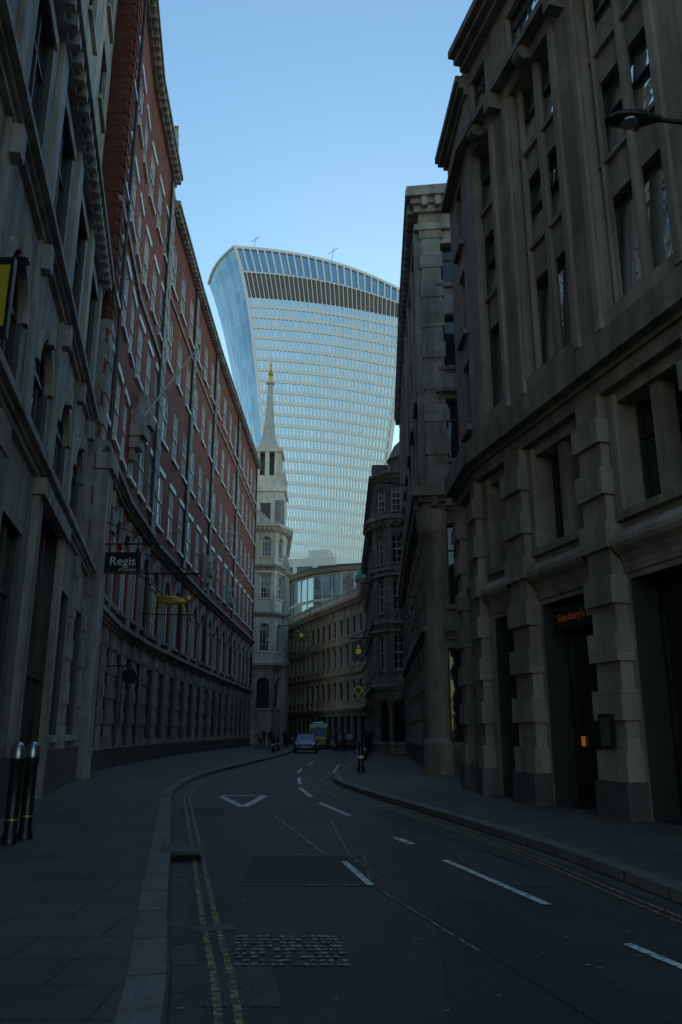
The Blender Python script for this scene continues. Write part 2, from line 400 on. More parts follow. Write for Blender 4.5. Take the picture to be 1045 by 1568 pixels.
# ------------------------------------------------------------------ 2 brick building A (near) and B (far)
pA = [(-10.3,42.0),(-9.75,34.2),(-8.7,26.9)]
b = Bld('red_brick_building')
rowsU = [R(z-1.45,z+1.45,1.35,'sash',sm=white,lint=True,d=.10) for z in (14.4,19.4,24.4,29.4)]
terrace(b, pA, [(0,5.9,stoneG,[R(1.0,4.9,1.6,'plain',f=darkf,d=.16,sill=False,rv=plinth)]),  # ground-floor reveals coloured dark so the openings look shaded
                (5.9,11.3,brickM,[R(6.7,10.3,1.7,'arch',d=.16,ar=.4,f=white)]),
                (11.3,34.2,brickM,rowsU)], 2.7)
cornice(b, trimG, pA, 6.1, .45, .35); cornice(b, trimG, pA, 11.7, .5, .4)
trim(b,'string_course',trimG,pA,21.7,21.95,.12); trim(b,'plinth',plinth,pA,0,.9,.1)
cornice(b, trimG, pA, 34.8, .9, .55, True)
trim(b,'parapet',brickM,pA,34.8,35.6,.05,-.4)
for A_,B_ in zip(pA[:-1],pA[1:]):
    F = Fr(A_,B_); n = round(F.L/2.7)
    for i in range(n+1):
        s = min(max(i*F.L/n,.4),F.L-.4)
        pier(b, stoneG, F, s, .7, .14, .9, 5.6, .5)
        if 0 < i < n: box(b,'arcade_columns',trimG,F,s-.22,s+.22,-.02,.14,6.12,9.0)
F = Fr(pA[0],pA[1]); pier(b, trimG, F, .45, .9, .14, 11.72, 33.8, .62)
F = Fr(pA[1],pA[2]); pier(b, trimG, F, F.L-.5, .95, .12, 6.12, 16.5, .62); pier(b, brickD, F, F.L-.5, .95, .12, 16.5, 33.8, .31)
close(b, pA, [(-18,27.2),(-18,42)], 34.3, brickM, slate)
G = Fr((-8.7,26.9),(-12,26.98))
pier(b, trimG, G, .5, 1.0, .06, 0, 16.5, .62); pier(b, brickD, G, .5, 1.0, .06, 16.5, 33.8, .31)
box(b,'corner_pier',trimG,F,F.L-1.1,F.L+.05,-.02,.45,.12,10.6); box(b,'corner_pier',trimG,F,F.L-1.25,F.L+.15,-.02,.6,10.6,11.2)
tube(b,'rainwater_pipe',black,F.P(F.L-1.6,.12,1.0),F.P(F.L-1.6,.12,33.5),.07,n=8)
F = Fr(pA[0],pA[1]); tube(b,'rainwater_pipe',black,F.P(1.2,.12,6.3),F.P(1.2,.12,33.5),.07,n=8)
for k in range(6):
    box(b,'gable',trimG,F,.0+k*.22,2.2-k*.22,-.5,.25,34.8+k*.45,34.8+(k+1)*.45)
b.finish()

pB = [(-10.2,92.0),(-10.4,76.0),(-10.55,62.0),(-10.5,52.0),(-10.3,42.02)]
b = Bld('red_brick_building')
rowsU = [R(z-1.55,z+1.55,1.6,'sash',sm=white,lint=(z<16),d=.10) for z in (14.3,19.3,24.3,29.3)]
terrace(b, pB, [(0,5.9,stoneG,[R(1.2,4.8,1.6,'plain',f=darkf,d=.16,sill=False,rv=plinth)]),  # opening shade painted by the dark reveal colour
                (5.9,11.2,brickM,[R(6.6,10.2,1.9,'arch',d=.16,ar=.45,f=white)]),
                (11.2,32.4,brickM,rowsU)], 3.45)
cornice(b, trimG, pB, 6.1, .45, .35); cornice(b, trimG, pB, 11.6, .5, .4)
cornice(b, trimG, pB, 33.0, .7, .5, True)
trim(b,'string_course',trimG,pB,26.7,26.9,.1); trim(b,'plinth',plinth,pB,0,.9,.1)
trim(b,'parapet',brickM,pB,33.0,33.7,.02,-.3)
for A_,B_ in zip(pB[:-1],pB[1:]):
    F = Fr(A_,B_); n = round(F.L/3.45)
    tube(b,'rainwater_pipe',black,F.P(.75,.1,6.3),F.P(.75,.1,32.4),.07,n=8)
    for i in range(n+1):
        s = min(max(i*F.L/n,.35),F.L-.35)
        pier(b, stoneG, F, s, .8, .14, .9, 5.6, .5)
        if 0 < i < n: box(b,'arcade_columns',trimG,F,s-.25,s+.25,-.02,.14,6.12,8.9)
        if i in (0,n): pier(b, trimG, F, s, .55, .1, 11.62, 32.2, .62)
mans0 = offset(pB,-.6); mans1 = offset(pB,-1.6)
for i in range(len(pB)-1):
    a0,a1,c0,c1 = mans0[i],mans0[i+1],mans1[i],mans1[i+1]; l = (a1-a0).length
    b.add('mansard', slate, [(a0.x,a0.y,33),(a1.x,a1.y,33),(c1.x,c1.y,36.6),(c0.x,c0.y,36.6)], [(0,0),(l,0),(l,3.6),(0,3.6)])
    n = int(l/1.2)
    for k in range(n):
        p = a0.lerp(a1,(k+.5)/n); q = c0.lerp(c1,(k+.5)/n)
        tube(b,'roof_ribs',darkf,(p.x+.05,p.y,33.0),(q.x+.05,q.y,36.9),.07,n=5)
for z in (34.2,35.4,36.7):
    f = (z-33)/3.6
    for i in range(len(pB)-1):
        p = mans0[i].lerp(mans1[i],f); q = mans0[i+1].lerp(mans1[i+1],f)
        tube(b,'roof_rails',darkf,(p.x+.12,p.y,z),(q.x+.12,q.y,z),.05,n=5)
close(b, [tuple(v) for v in mans1], [(-18,42.1),(-18,92)], 36.6, brickM, slate)
F = Fr((-10.2,92.0),(-18,92.0))
for s in (3,6):
    box(b,'chimneys',brickM,F,s,s+1.4,-1.5,-.4,36.6,39.5)
b.add('end_wall', brickM, [(-10.2,92,0),(-18,92,0),(-18,92,33),(-10.2,92,33)], [(0,0),(8,0),(8,33),(0,33)])
b.finish()

# ------------------------------------------------------------------ 3 corner building behind brick
b = Bld('stone_corner_building')
p3 = [(-8.4,114),(-6.9,98.4),(-8.1,95.9),(-12.5,95.6)]
terrace(b, p3, [(0,9.3,stoneG,[R(4.2,7.8,1.5,'arch',d=.4,f=darkf,ar=.4)]),
                (9.3,15.4,paleS,[R(10.8,14.2,1.2,'arch',d=.3,ar=.25,am=paleS,sm=paleS)]),
                (15.4,21.2,paleS,[R(17.2,20.0,1.2,'sash',d=.3,ped=True,sm=paleS)]),
                (21.2,26.0,paleS,[R(22.3,24.9,1.2,'arch',d=.3,am=paleS,sm=paleS)])], 2.2)
for z,p in ((9.4,.5),(15.5,.45),(21.3,.45)): cornice(b, trimG, p3, z, .6, p, False)
cornice(b, paleS, p3, 26.4, .9, .8, True)
F = Fr(p3[2],p3[3])
for k in range(6): box(b,'pediment',paleS,F,.4+k*.32,4.4-k*.32,-.6,.35,26.4+k*.3,26.7+k*.3)
lathe(b,'corner_turret',trimG,-7.5,98.6,[(1.1,0),(1.1,9.2),(1.3,9.3),(1.3,9.8),(1.0,10),(1.0,15.3),(1.25,15.5),(1.0,16),(1.0,20.2),(1.35,20.5),(1.1,21),(1.0,22),(.7,23.0),(.2,23.8),(.05,24.4)],16)
box(b,'chimney',trimG,F,-1.0,.2,-3,-1.5,26.4,30)
close(b, p3, [(-16,96),(-16,114)], 26.0, paleS, slate)
b.finish()

# ------------------------------------------------------------------ 4 church
b = Bld('church_tower')
def sq(part, mat, cx, cy, h, z0, z1): 
    F = Fr((cx+h,cy-h),(cx-h,cy-h)); box(b,part,mat,F,0,2*h,-2*h,0,z0,z1)
cx,cy = -12.0,125.0
sq('tower',paleS,cx,cy,2.9,0,38.6); sq('tower_cornice',paleS,cx,cy,3.2,38.6,39.3); sq('tower_parapet',paleS,cx,cy,2.8,39.3,40.6)
for dx in (-2.6,2.6):
    for dy in (-2.6,2.6): lathe(b,'urns',paleS,cx+dx,cy+dy,[(.3,40.6),(.3,41.2),(.5,41.8),(.2,42.4),(.02,43.2)],8)
sq('belfry_base',paleS,cx,cy,2.2,40.6,41.6)
for (x0,x1) in ((-1.9,-1.2),(-.35,.35),(1.2,1.9)):
    for yy in (-1.9,1.9):
        F = Fr((cx+x1,cy+yy),(cx+x0,cy+yy)); box(b,'belfry_columns',paleS,F,0,x1-x0,-.35,.35,41.6,45.6)
        F = Fr((cx+yy,cy+x0),(cx+yy,cy+x1)); box(b,'belfry_columns',paleS,F,0,x1-x0,-.34,.34,41.6,45.6)
sq('belfry_core',darkf,cx,cy,1.3,41.6,45.6); sq('belfry_cornice',paleS,cx,cy,2.5,45.6,46.3)
lathe(b,'spire',M('lead_spire',(.60,.57,.53),(.44,.42,.40),1,.5),cx,cy,[(1.9,46.3),(1.7,47.4),(1.15,49),(.85,52),(.6,55),(.42,58.4),(.75,58.6),(.75,58.9),(.4,59.0)],8,math.pi/8)
lathe(b,'lantern',gold,cx,cy,[(.35,59),(.4,60),(.55,60.3),(.3,60.9),(.1,61.6),(.25,62),(.1,62.4),(.03,63.2),(.02,64.2)],10)
F = Fr((cx+3,cy-2.92),(cx-3,cy-2.92))
for z in (33.5,27): 
    box(b,'louvre_openings',darkf,F,2.2,3.8,-.02,.03,z,z+3.2)
    box(b,'louvre_openings',paleS,F,2.0,4.0,-.02,.15,z+3.2,z+3.5)
b.finish()

# ------------------------------------------------------------------ 5 skyscraper
b = Bld('curved_glass_skyscraper')
LX = [(0,-12),(30,-14),(50,-17),(64,-20),(77,-22.2),(86,-23.8),(103,-26.0),(118,-27.8),(139,-31),(154,-34.2),(163,-36.6)]
RX = [(0,3),(30,7),(50,10),(77,13.6),(103,17.3),(124,20.4),(139,21.7),(154,22.5),(163,22.9)]
cl = np.polyfit(*zip(*LX),4); cr = np.polyfit(*zip(*RX),3)
XL = lambda z: float(np.polyval(cl,z)); XR = lambda z: float(np.polyval(cr,z))
def TP(u,z,o=0.0):
    x = XL(z)+(XR(z)-XL(z))*u; y = 240+14.5*u-2.5*math.sin(math.pi*u)+4*(1-z/163)**2
    return (x-.02*o, y-o, z)
ZT = lambda u: 162.5-8.5*u**2.24
ZL = lambda u: 143+.5*(ZT(u)-143)
NC = 36; NF = 37; fh = 143/NF
for f in range(10,NF):
    z0 = f*fh; z1 = z0+fh
    for i in range(NC):
        u0 = i/NC; u1 = (i+1)/NC
        b.add('front_glazing', tglass, [TP(u0,z0),TP(u1,z0),TP(u1,z1),TP(u0,z1)], [(i+.01,f+.01),(i+.99,f+.01),(i+.99,f+.99),(i+.01,f+.99)])
        b.add('floor_bands', tfin, [TP(u0,z0,.25),TP(u1,z0,.25),TP(u1,z0+1.15,.25),TP(u0,z0+1.15,.25)])
        b.add('floor_bands', tfin, [TP(u0,z0+1.15,0),TP(u1,z0+1.15,0),TP(u1,z0+1.15,.25),TP(u0,z0+1.15,.25)])
def fin(u,z0,z1,w,o,mat,part):
    a = TP(u,z0,o); c = TP(u,z1,o); a0 = TP(u,z0,0); c0 = TP(u,z1,0)
    for sx in (-w,w):
        b.add(part, mat, [(a0[0]+sx,a0[1],z0),(a[0]+sx,a[1],z0),(c[0]+sx,c[1],z1),(c0[0]+sx,c0[1],z1)])
    b.add(part, mat, [(a[0]-w,a[1],z0),(a[0]+w,a[1],z0),(c[0]+w,c[1],z1),(c[0]-w,c[1],z1)])
for i in range(NC+1):
    for f in range(10,NF): fin(i/NC,f*fh,(f+1)*fh,.24,.35,tfin,'vertical_fins')
NU = 72
for i in range(NU):
    u0 = i/NU; u1 = (i+1)/NU
    b.add('louvre_backing', tlouv, [TP(u0,143),TP(u1,143),TP(u1,ZL(u1)),TP(u0,ZL(u0))])
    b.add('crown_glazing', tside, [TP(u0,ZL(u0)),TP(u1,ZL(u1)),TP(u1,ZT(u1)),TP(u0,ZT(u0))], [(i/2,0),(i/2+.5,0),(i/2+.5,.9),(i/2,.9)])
    fin(u0,143,ZL(u0),.12,.5,tfin if i % 2 == 0 else tlouv,'louvre_fins')
    for zz,h,o in ((ZT(u0),1.0,.6),(ZL(u0),.5,.5)):
        zb = (ZT(u1) if h == 1.0 else ZL(u1))
        b.add('crown_rim', tfin, [TP(u0,zz-h,o),TP(u1,zb-h,o),TP(u1,zb,o),TP(u0,zz,o)])
        b.add('crown_rim', tfin, [TP(u0,zz,o),TP(u1,zb,o),TP(u1,zb,-1),TP(u0,zz,-1)])
        b.add('crown_rim', tfin, [TP(u0,zz-h,o),TP(u1,zb-h,o),TP(u1,zb-h,-.2),TP(u0,zz-h,-.2)])
for i in range(0,NU+1,3): fin(i/NU,ZL(i/NU),ZT(i/NU)-1,.28,.6,tfin,'crown_ribs')
def SP(v,z):
    d = 11*(max(z,0)/162)**1.2+2; x = XL(z)-d*v-1.2*math.sin(math.pi*v); return (x,240+19*v,z)
for f in range(10,43):
    z0 = f*fh; z1 = min((f+1)*fh,162.3)
    if z0 >= 162: break
    for i in range(7):
        v0 = i/7; v1 = (i+1)/7
        k = lambda v,z: SP(v,min(z,162.5-3*v*v))
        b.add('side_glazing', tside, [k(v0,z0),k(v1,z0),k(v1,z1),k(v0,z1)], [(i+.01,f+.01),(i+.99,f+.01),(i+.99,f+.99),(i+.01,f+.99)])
        p = k(v0,z0); q = k(v0,z1)
        if (Vector(p)-Vector(q)).length > .01: tube(b,'side_mullions',tfin,p,q,.12,n=4,cap=False)
    if f % 2 == 0:
        tube(b,'side_bands',tfin,k(0,z0),k(1,z0),.12,n=4,cap=False)
for f in range(10,42):
    z0 = f*fh; z1 = min((f+1)*fh,162.4)
    tube(b,'corner_edge',tfin,SP(0,z0),SP(0,z1),.6,n=6,cap=False)
ring0 = None
for f in range(40,159,4):
    z0 = min(f,ZT(1)); cxx,cyy = XR(z0)+.2,254.6
    rg = [(cxx+.7*math.cos(2*math.pi*i/24),cyy+.7*math.sin(2*math.pi*i/24),z0) for i in range(24)]
    if ring0 and z0 > ring0[0][2]+.01:
        for i in range(24): b.add('added_glint_edge',tfin,[ring0[i],ring0[(i+1)%24],rg[(i+1)%24],rg[i]])  # tube added along the tower edge to catch a sun glint
    ring0 = rg
for i in range(8): tube(b,'side_rim',tfin,SP(i/8,162.6-3*(i/8)**2),SP((i+1)/8,162.6-3*((i+1)/8)**2),.6,n=6)
for f in range(0,42):
    z0 = f*fh; z1 = min((f+1)*fh,ZT(1))
    if z0 > ZT(1): break
    a = (XR(z0),254.5,z0); c = (XR(z1),254.5,z1)
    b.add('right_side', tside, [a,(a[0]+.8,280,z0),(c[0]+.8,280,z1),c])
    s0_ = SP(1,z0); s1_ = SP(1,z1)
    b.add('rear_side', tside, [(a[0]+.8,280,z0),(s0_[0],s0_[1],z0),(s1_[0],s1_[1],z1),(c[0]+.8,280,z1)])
z = 10*fh
for i in range(NC):
    b.add('lower_front', tglass, [TP(i/NC,0),TP((i+1)/NC,0),TP((i+1)/NC,z),TP(i/NC,z)])
s_ = SP(1,153); b.add('roof', tlouv, [TP(0,152.5,-.5),TP(.5,152.5,-.5),TP(1,152.5,-.5),(XR(152)+.8,280,152.5),(s_[0],s_[1],152.5)])
for (u,h) in ((.1,6),(.55,7)):
    p = TP(u,ZT(u),-2); tube(b,'masts',steel,p,(p[0]+1,p[1],p[2]+h),.15,.08,5); tube(b,'masts',steel,(p[0]-1,p[1],p[2]+h*.6),(p[0]+2.4,p[1],p[2]+h*.95),.1,.1,5)
b.finish(smooth=('added_glint_edge',))

# ------------------------------------------------------------------ 6 right near building
b = Bld('stone_shop_building')
q0,q1,q2 = (9.74,-2.0),(3.75,20.2),(3.65,23.2)
p6 = [q0,q1,q2]
F = Fr(q0,q1); S = lambda Y: (Y+2)*F.L/22.2
pil = [-1.0,2.1,5.35,8.55,11.75,14.95,18.1]
wins_g = []; wins_m = []; wins_u = []; wins_a = []
ends = pil+[21.0]
for a,c in zip(ends[:-1],ends[1:]):
    s0 = S(a)+.55; s1 = S(c)-.55 if c < 20 else S(20.2)-.35
    wins_g.append(dict(s0=s0,s1=s1,z0=.125,z1=4.3,k='shop',d=.6,g=shopg,f=black,rv=darkf))
    wins_m.append(dict(s0=s0+.08,s1=s1-.08,z0=5.55,z1=7.75,k='plain',d=.5,g=glass,f=darkf,sm=trimD))
    wins_u.append(dict(s0=s0,s1=s1,z0=9.75,z1=18.0,k='strip',d=.48,g=glassR,f=darkf,sp=[(12.3,13.15),(15.2,15.9)]))
    wins_a.append(dict(s0=s0+.15,s1=s1-.15,z0=18.95,z1=20.4,k='plain',d=.2,g=glassR,f=darkf,sm=trimD))
facade(b,F,0,5.0,wins_g,stoneR); facade(b,F,5.0,8.5,wins_m,stoneR); facade(b,F,8.5,18.5,wins_u,stoneR); facade(b,F,18.5,21.3,wins_a,stoneR)
F2 = Fr(q1,q2)
facade(b,F2,0,5,[dict(s0=1.0,s1=2.1,z0=.125,z1=4.3,k='shop',d=.5,g=shopg,f=black)],stoneR)
facade(b,F2,5,8.5,[dict(s0=.9,s1=2.0,z0=5.55,z1=7.75,k='plain',d=.4,f=darkf,sm=trimD)],stoneR)
facade(b,F2,8.5,21.3,[dict(s0=1.0,s1=1.9,z0=z,z1=z+2.1,k='plain',d=.3,f=darkf,sm=trimD) for z in (10,13,16)],stoneR)
for Y in pil: 
    pier(b, stoneR, F, S(Y), .92, .36, .75, 8.0, .52)
    box(b,'pier_plinths',plinth,F,S(Y)-.5,S(Y)+.5,-.02,.42,0,.75)
    for ds in (-.42,.42): box(b,'upper_pier_ribs',stoneR,F,S(Y)+ds-.09,S(Y)+ds+.09,-.02,.1,9.4,17.9)
    box(b,'scroll_brackets',trimD,F,S(Y)-.15,S(Y)+.15,-.02,.38,17.9,18.42)
for s in (.3,2.65):
    pier(b, stoneR, F2, s, .7, .3, .75, 8.0, .52); box(b,'pier_plinths',plinth,F2,s-.42,s+.33,-.02,.36,0,.75)
def segtrim(z0,z1,p,m=trimD): trim(b,'string_courses',m,p6,z0,z1,p)
for w in wins_g:
    pr = [(.04,4.42),(.06,4.6),(.14,4.74),(.27,4.84),(.32,4.92),(.32,5.02),(.20,5.16),(.06,5.24),(.0,5.25)]
    for (n0_,z0_),(n1_,z1_) in zip(pr[:-1],pr[1:]):
        b.add('shop_cornice',stoneR,[F.P(w['s0']-.06,n0_,z0_),F.P(w['s1']+.06,n0_,z0_),F.P(w['s1']+.06,n1_,z1_),F.P(w['s0']-.06,n1_,z1_)],[(w['s0'],z0_),(w['s1'],z0_),(w['s1'],z1_),(w['s0'],z1_)])
    x = (w['s0']+w['s1'])/2
    tube(b,'scrolls',trimD,F.P(x-.15,.15,18.2),F.P(x+.15,.15,18.2),.2,n=12)
    for s in (w['s0']+.02,w['s1']-.02): box(b,'mezzanine_jambs',stoneR,F,s-.1,s+.1,-.02,.1,5.4,7.9)
    box(b,'mezzanine_mullions',stoneR,F,x-.12,x+.12,-.45,-.1,5.55,7.75)
segtrim(8.0,8.3,.20); segtrim(8.3,8.42,.28); trim(b,'string_courses',trimD,p6,8.42,9.0,.50,slope=.0); trim(b,'string_courses',trimD,p6,9.0,9.3,.46,slope=.3)
segtrim(18.42,18.62,.3); segtrim(18.62,18.8,.22)
pe = [q0,(3.85,19.85)]
for z0,z1,p in ((20.9,21.1,.25),(21.1,21.3,.45),(21.3,21.55,.62)): trim(b,'eaves',trimD,pe,z0,z1,p)
pe2 = [(3.84,19.9),(3.65,23.2),(5.2,23.3)]
for z0,z1,p in ((20.2,20.45,.12),(20.45,20.65,.28),(20.65,20.88,.36)): trim(b,'eaves',trimD,pe2,z0,z1,p)
close(b,p6,[(14,24.0),(20,-2)],21.3,stoneR,slate)
b.finish()

def text(name, s, size, mat, loc, rot, parent=None, ext=.01):
    cu = bpy.data.curves.new(name,'FONT'); cu.body = s; cu.size = size; cu.extrude = ext; cu.align_x = 'CENTER'; cu.align_y = 'CENTER'
    cu.materials.append(mat); o = bpy.data.objects.new(name,cu); sc.collection.objects.link(o)
    o.location = loc; o.rotation_euler = rot
    if parent: o.parent = parent
    return o
litO = M('lit_orange_letters',(.35,.09,.03),None,5,.5,emit=((1,.22,.06),.02))
litW = M('lit_white_panel',(.7,.65,.55),None,5,.5,emit=((1,.92,.8),.9))
litR = M('dim_shop_lights',(.3,.1,.04),None,5,.5,emit=((1,.35,.12),.14))
litG = M('dim_green_display',(.05,.2,.16),None,5,.5,emit=((.2,.8,.6),.02))
ang = math.atan2(F.e.y,F.e.x)
b = Bld('shop_fascia_sign')
sx0,sx1 = S(14.95)+.55,S(18.1)-.55
box(b,'board',black,F,sx0+.1,sx1-.1,-.3,-.2,3.7,4.2)
box(b,'lit_panel',litW,F,sx1-1.32,sx1-1.16,-.5,-.45,3.0,3.09)
r = b.finish()
p = F.P((sx0+sx1)/2+.25,-.18,3.95); text('lettering',"Sainsbury's",.24,litO,p,(math.pi/2,0,ang+math.pi),r)
p = F.P((sx0+sx1)/2-.62,-.18,3.95); text('lettering_end',"Local",.24,white,p,(math.pi/2,0,ang+math.pi),r)
b = Bld('shop_window_display')
for (yy,z,w,h,m) in ((13.6,1.5,.25,.7,litG),(13.3,2.3,.5,.05,litR),(13.0,1.6,.1,.14,litR),(12.7,1.1,.4,.06,litW),(13.9,.9,.3,.05,litR),(17.2,1.3,.12,.2,litR),(19.3,1.2,.10,.2,litR),(19.0,1.6,.1,.2,white),(12.4,2.3,.4,.6,darkf),(16.0,1.2,.2,.5,darkf),(19.1,.8,.3,.04,litW)):
    s = S(yy); box(b,'items',m,F,s,s+w,-.58,-.56,z,z+h)
b.finish()
b = Bld('menu_case'); s = S(14.95); box(b,'case',black,F,s-.2,s+.2,.36,.44,1.3,1.9); box(b,'paper',plinth,F,s-.14,s+.14,.44,.445,1.36,1.84); b.finish()

# ------------------------------------------------------------------ 7 right mid building
b = Bld('stone_bank_building')
p7 = [(9,29.3),(3.35,30.0),(3.75,40),(4.5,55.3)]
gr = [R(1.2,4.6,1.6,'plain',f=darkf,d=.5,sill=False)]
terrace(b,p7,[(0,5.2,stoneD,gr),(5.2,10.3,stoneD,[R(6.2,9.4,1.4,'plain',f=darkf,d=.4,sm=trimD)]),
  (10.3,23.4,stoneG,[R(12,14.6,1.3,'plain',f=darkf,d=.35,ped=True,sm=trimD),R(16,18.4,1.3,'plain',f=darkf,d=.35,sm=trimD),R(19.8,21.8,1.3,'plain',f=darkf,d=.35,sm=trimD)])],3.1)
cornice(b,trimD,p7,10.8,.9,.55,True); cornice(b,trimD,p7,5.4,.5,.35)
cornice(b,trimG,p7,24.4,1.1,.55,True); trim(b,'frieze',trimG,p7,22.4,22.7,.2)
trim(b,'plinth',plinth,p7,0,1.0,.12)
F = Fr(p7[0],p7[1])
for s in (F.L-.5,): 
    pier(b,stoneG,F,s,.95,.14,10.8,22.4,.7)
    lathe(b,'corner_column',trimD,3.5,29.9,[(.55,0),(.55,1.2),(.42,1.4),(.38,8.6),(.55,9.0),(.62,9.8)],16)
for A_,B_ in zip(p7[1:-1],p7[2:]):
    F = Fr(A_,B_); n = round(F.L/3.1)
    for i in range(n+1):
        s = min(max(i*F.L/n,.4),F.L-.4)
        pier(b,stoneD,F,s,.8,.22,1.0,9.8,.55); box(b,'pilasters',stoneG,F,s-.35,s+.35,-.02,.2,10.8,22.4)
        if i < n: box(b,'balconies',trimD,F,s+.6,s+2.6,-.02,.5,11.0,11.7)
close(b,p7,[(14,55.3),(14,29.3)],23.4,stoneD,slate)
b.finish()

# ------------------------------------------------------------------ 8 right ornate corner building
b = Bld('ornate_stone_building')
p8 = [(6.5,55.9),(3.4,56.6),(2.5,57.8),(2.5,75.5)]
terrace(b,p8,[(0,4.6,stoneD,[R(.9,3.8,1.3,'arch',f=darkf,d=.4,ar=.3,am=trimD)]),
  (4.6,16.6,stoneG,[R(5.8,8.2,1.15,'sash',d=.3,ped=True),R(9.8,12.2,1.1,'sash',d=.3,ped=True),R(13.4,15.5,1.1,'sash',d=.3)]),
  (16.6,20.2,trimD,[R(17.3,19.2,1.0,'sash',d=.25)])],1.9)
for z in (4.8,9.2,13.0): cornice(b,trimG,p8,z,.45,.35)
cornice(b,trimG,p8,16.9,.8,.6,True); cornice(b,trimG,p8,20.3,.5,.4)
for A_,B_ in zip(p8[:-1],p8[1:]):
    F = Fr(A_,B_); n = max(1,round(F.L/1.9))
    for i in range(n+1):
        s = min(max(i*F.L/n,.2),F.L-.2); pier(b,stoneG,F,s,.42,.16,4.8,16.1,.35)
lathe(b,'turret',stoneD,5.2,58.6,[(1.5,20),(1.5,21.6),(1.7,21.8),(1.5,22.1),(1.1,23),(.3,23.8),(.04,24.2)],14)
for s in (1,6,11): 
    F = Fr(p8[2],p8[3]); box(b,'dormers',trimD,F,s,s+1.4,-1.2,.1,20.3,21.6)
F = Fr(p8[0],p8[1]); box(b,'balcony',trimG,F,.5,2.7,-.02,.7,8.9,9.15)
for k in range(9): box(b,'balcony',trimG,F,.55+k*.25,.63+k*.25,.5,.6,9.15,9.8)
box(b,'balcony',trimG,F,.5,2.7,.45,.66,9.8,9.92)
close(b,p8,[(12,75.5),(12,56)],20.2,stoneD,slate)
b.finish()

# ------------------------------------------------------------------ 9 far curved terrace
b = Bld('victorian_terrace')
p9 = [(2.6,75.6),(2.5,85),(-.3,92.5),(-3.9,102),(-7.8,114),(-15,132)]
terrace(b,p9[:3],[(0,3.9,stoneG,[R(.6,3.2,1.5,'plain',f=darkf,d=.3,sill=False)]),
  (3.9,15.4,paleS,[R(5,7.1,1.1,'arch',f=darkf,d=.2,ar=.18,am=paleS,sm=paleS),R(8.6,10.8,1.05,'plain',f=darkf,d=.2,ped=True,sm=paleS),R(12,13.9,1.0,'plain',f=darkf,d=.2,sm=paleS,lint=True)])],2.0)
terrace(b,p9[2:],[(0,3.9,stoneG,[R(.6,3.2,1.7,'plain',f=darkf,d=.3,sill=False)]),
  (3.9,15.4,warmLitS,[R(5,7.1,1.1,'arch',f=darkf,d=.2,ar=.18,am=warmLitS,sm=warmLitS),R(8.6,10.8,1.05,'plain',f=darkf,d=.2,ped=True,sm=warmLitS),R(12,13.9,1.0,'plain',f=darkf,d=.2,sm=warmLitS,lint=True)])],2.0)  # this stretch has the warm light painted into its stone
for z in (4.1,7.9,11.4): cornice(b,warmLitS,p9,z,.4,.3)
cornice(b,warmLitS,p9,15.9,.8,.6,True)
trim(b,'balustrade_rail',paleS,p9,16.75,16.9,.1,-.15)
for A_,B_ in zip(p9[:-1],p9[1:]):
    F = Fr(A_,B_); n = round(F.L/2.0)
    for i in range(n+1):
        s = min(max(i*F.L/n,.2),F.L-.2)
        box(b,'pilasters',warmLitS,F,s-.2,s+.2,-.02,.16,4.1,15.2); box(b,'balustrade_posts',paleS,F,s-.22,s+.22,-.25,.12,15.9,17.0)
    for i in range(int(F.L/.4)): box(b,'balusters',paleS,F,i*.4,i*.4+.13,-.1,.03,15.9,16.75)
close(b,p9,[(-6,140),(12,120),(12,76)],15.4,warmLitS,slate)
b.finish()

b = Bld('copper_roof_turret')
lathe(b,'drum',trimG,3.3,87,[(1.6,15),(1.6,17.6)],12); lathe(b,'copper_roof',copper,3.3,87,[(1.8,17.6),(1.7,18.2),(.8,20),(.1,21.2)],12)
b.finish()

b = Bld('glass_office_building')
p10 = [(8,112),(4,110.5),(0,111.5),(-4,114.5),(-7,119),(-9,126)]
terrace(b,p10,[(0,16,concrete,[]),(16,23.6,concrete,[R(16.4,19.6,1.7,'none',d=.08,g=glassB,lim=.92),R(20.0,23.3,1.7,'none',d=.08,g=glassB,lim=.92)])],1.9)
trim(b,'roof_rim',M('rust_roof_rim',(.30,.18,.12),None,1,.6),p10,23.6,24.2,.6); trim(b,'roof_rim',slate,p10,24.2,24.6,.2)
close(b,p10,[(0,140),(12,130)],23.7,concrete,slate)
b.finish()
b = Bld('white_office_block')
p11 = [(-1,150),(-9,152),(-20,156)]
terrace(b,p11,[(0,27,concrete,[]),(27,34,concrete,[R(28,29.6,3.2,'none',d=.2),R(31,32.4,3.2,'none',d=.2)])],4)
close(b,p11,[(-20,170),(0,170)],34,concrete,concrete)
F = Fr(p11[0],p11[1]); box(b,'plant_room',concrete,F,2,6,-6,-2,34,36)
b.finish()
b = Bld('office_block')
p12 = [(20,130),(12,131)]
terrace(b,p12,[(0,20,stoneG,[R(5,7,1.4,'plain',f=darkf),R(10,12,1.4,'plain',f=darkf),R(15,17,1.4,'plain',f=darkf)])],3)
close(b,p12,[(12,145),(20,145)],20,stoneG,slate)
b.finish()

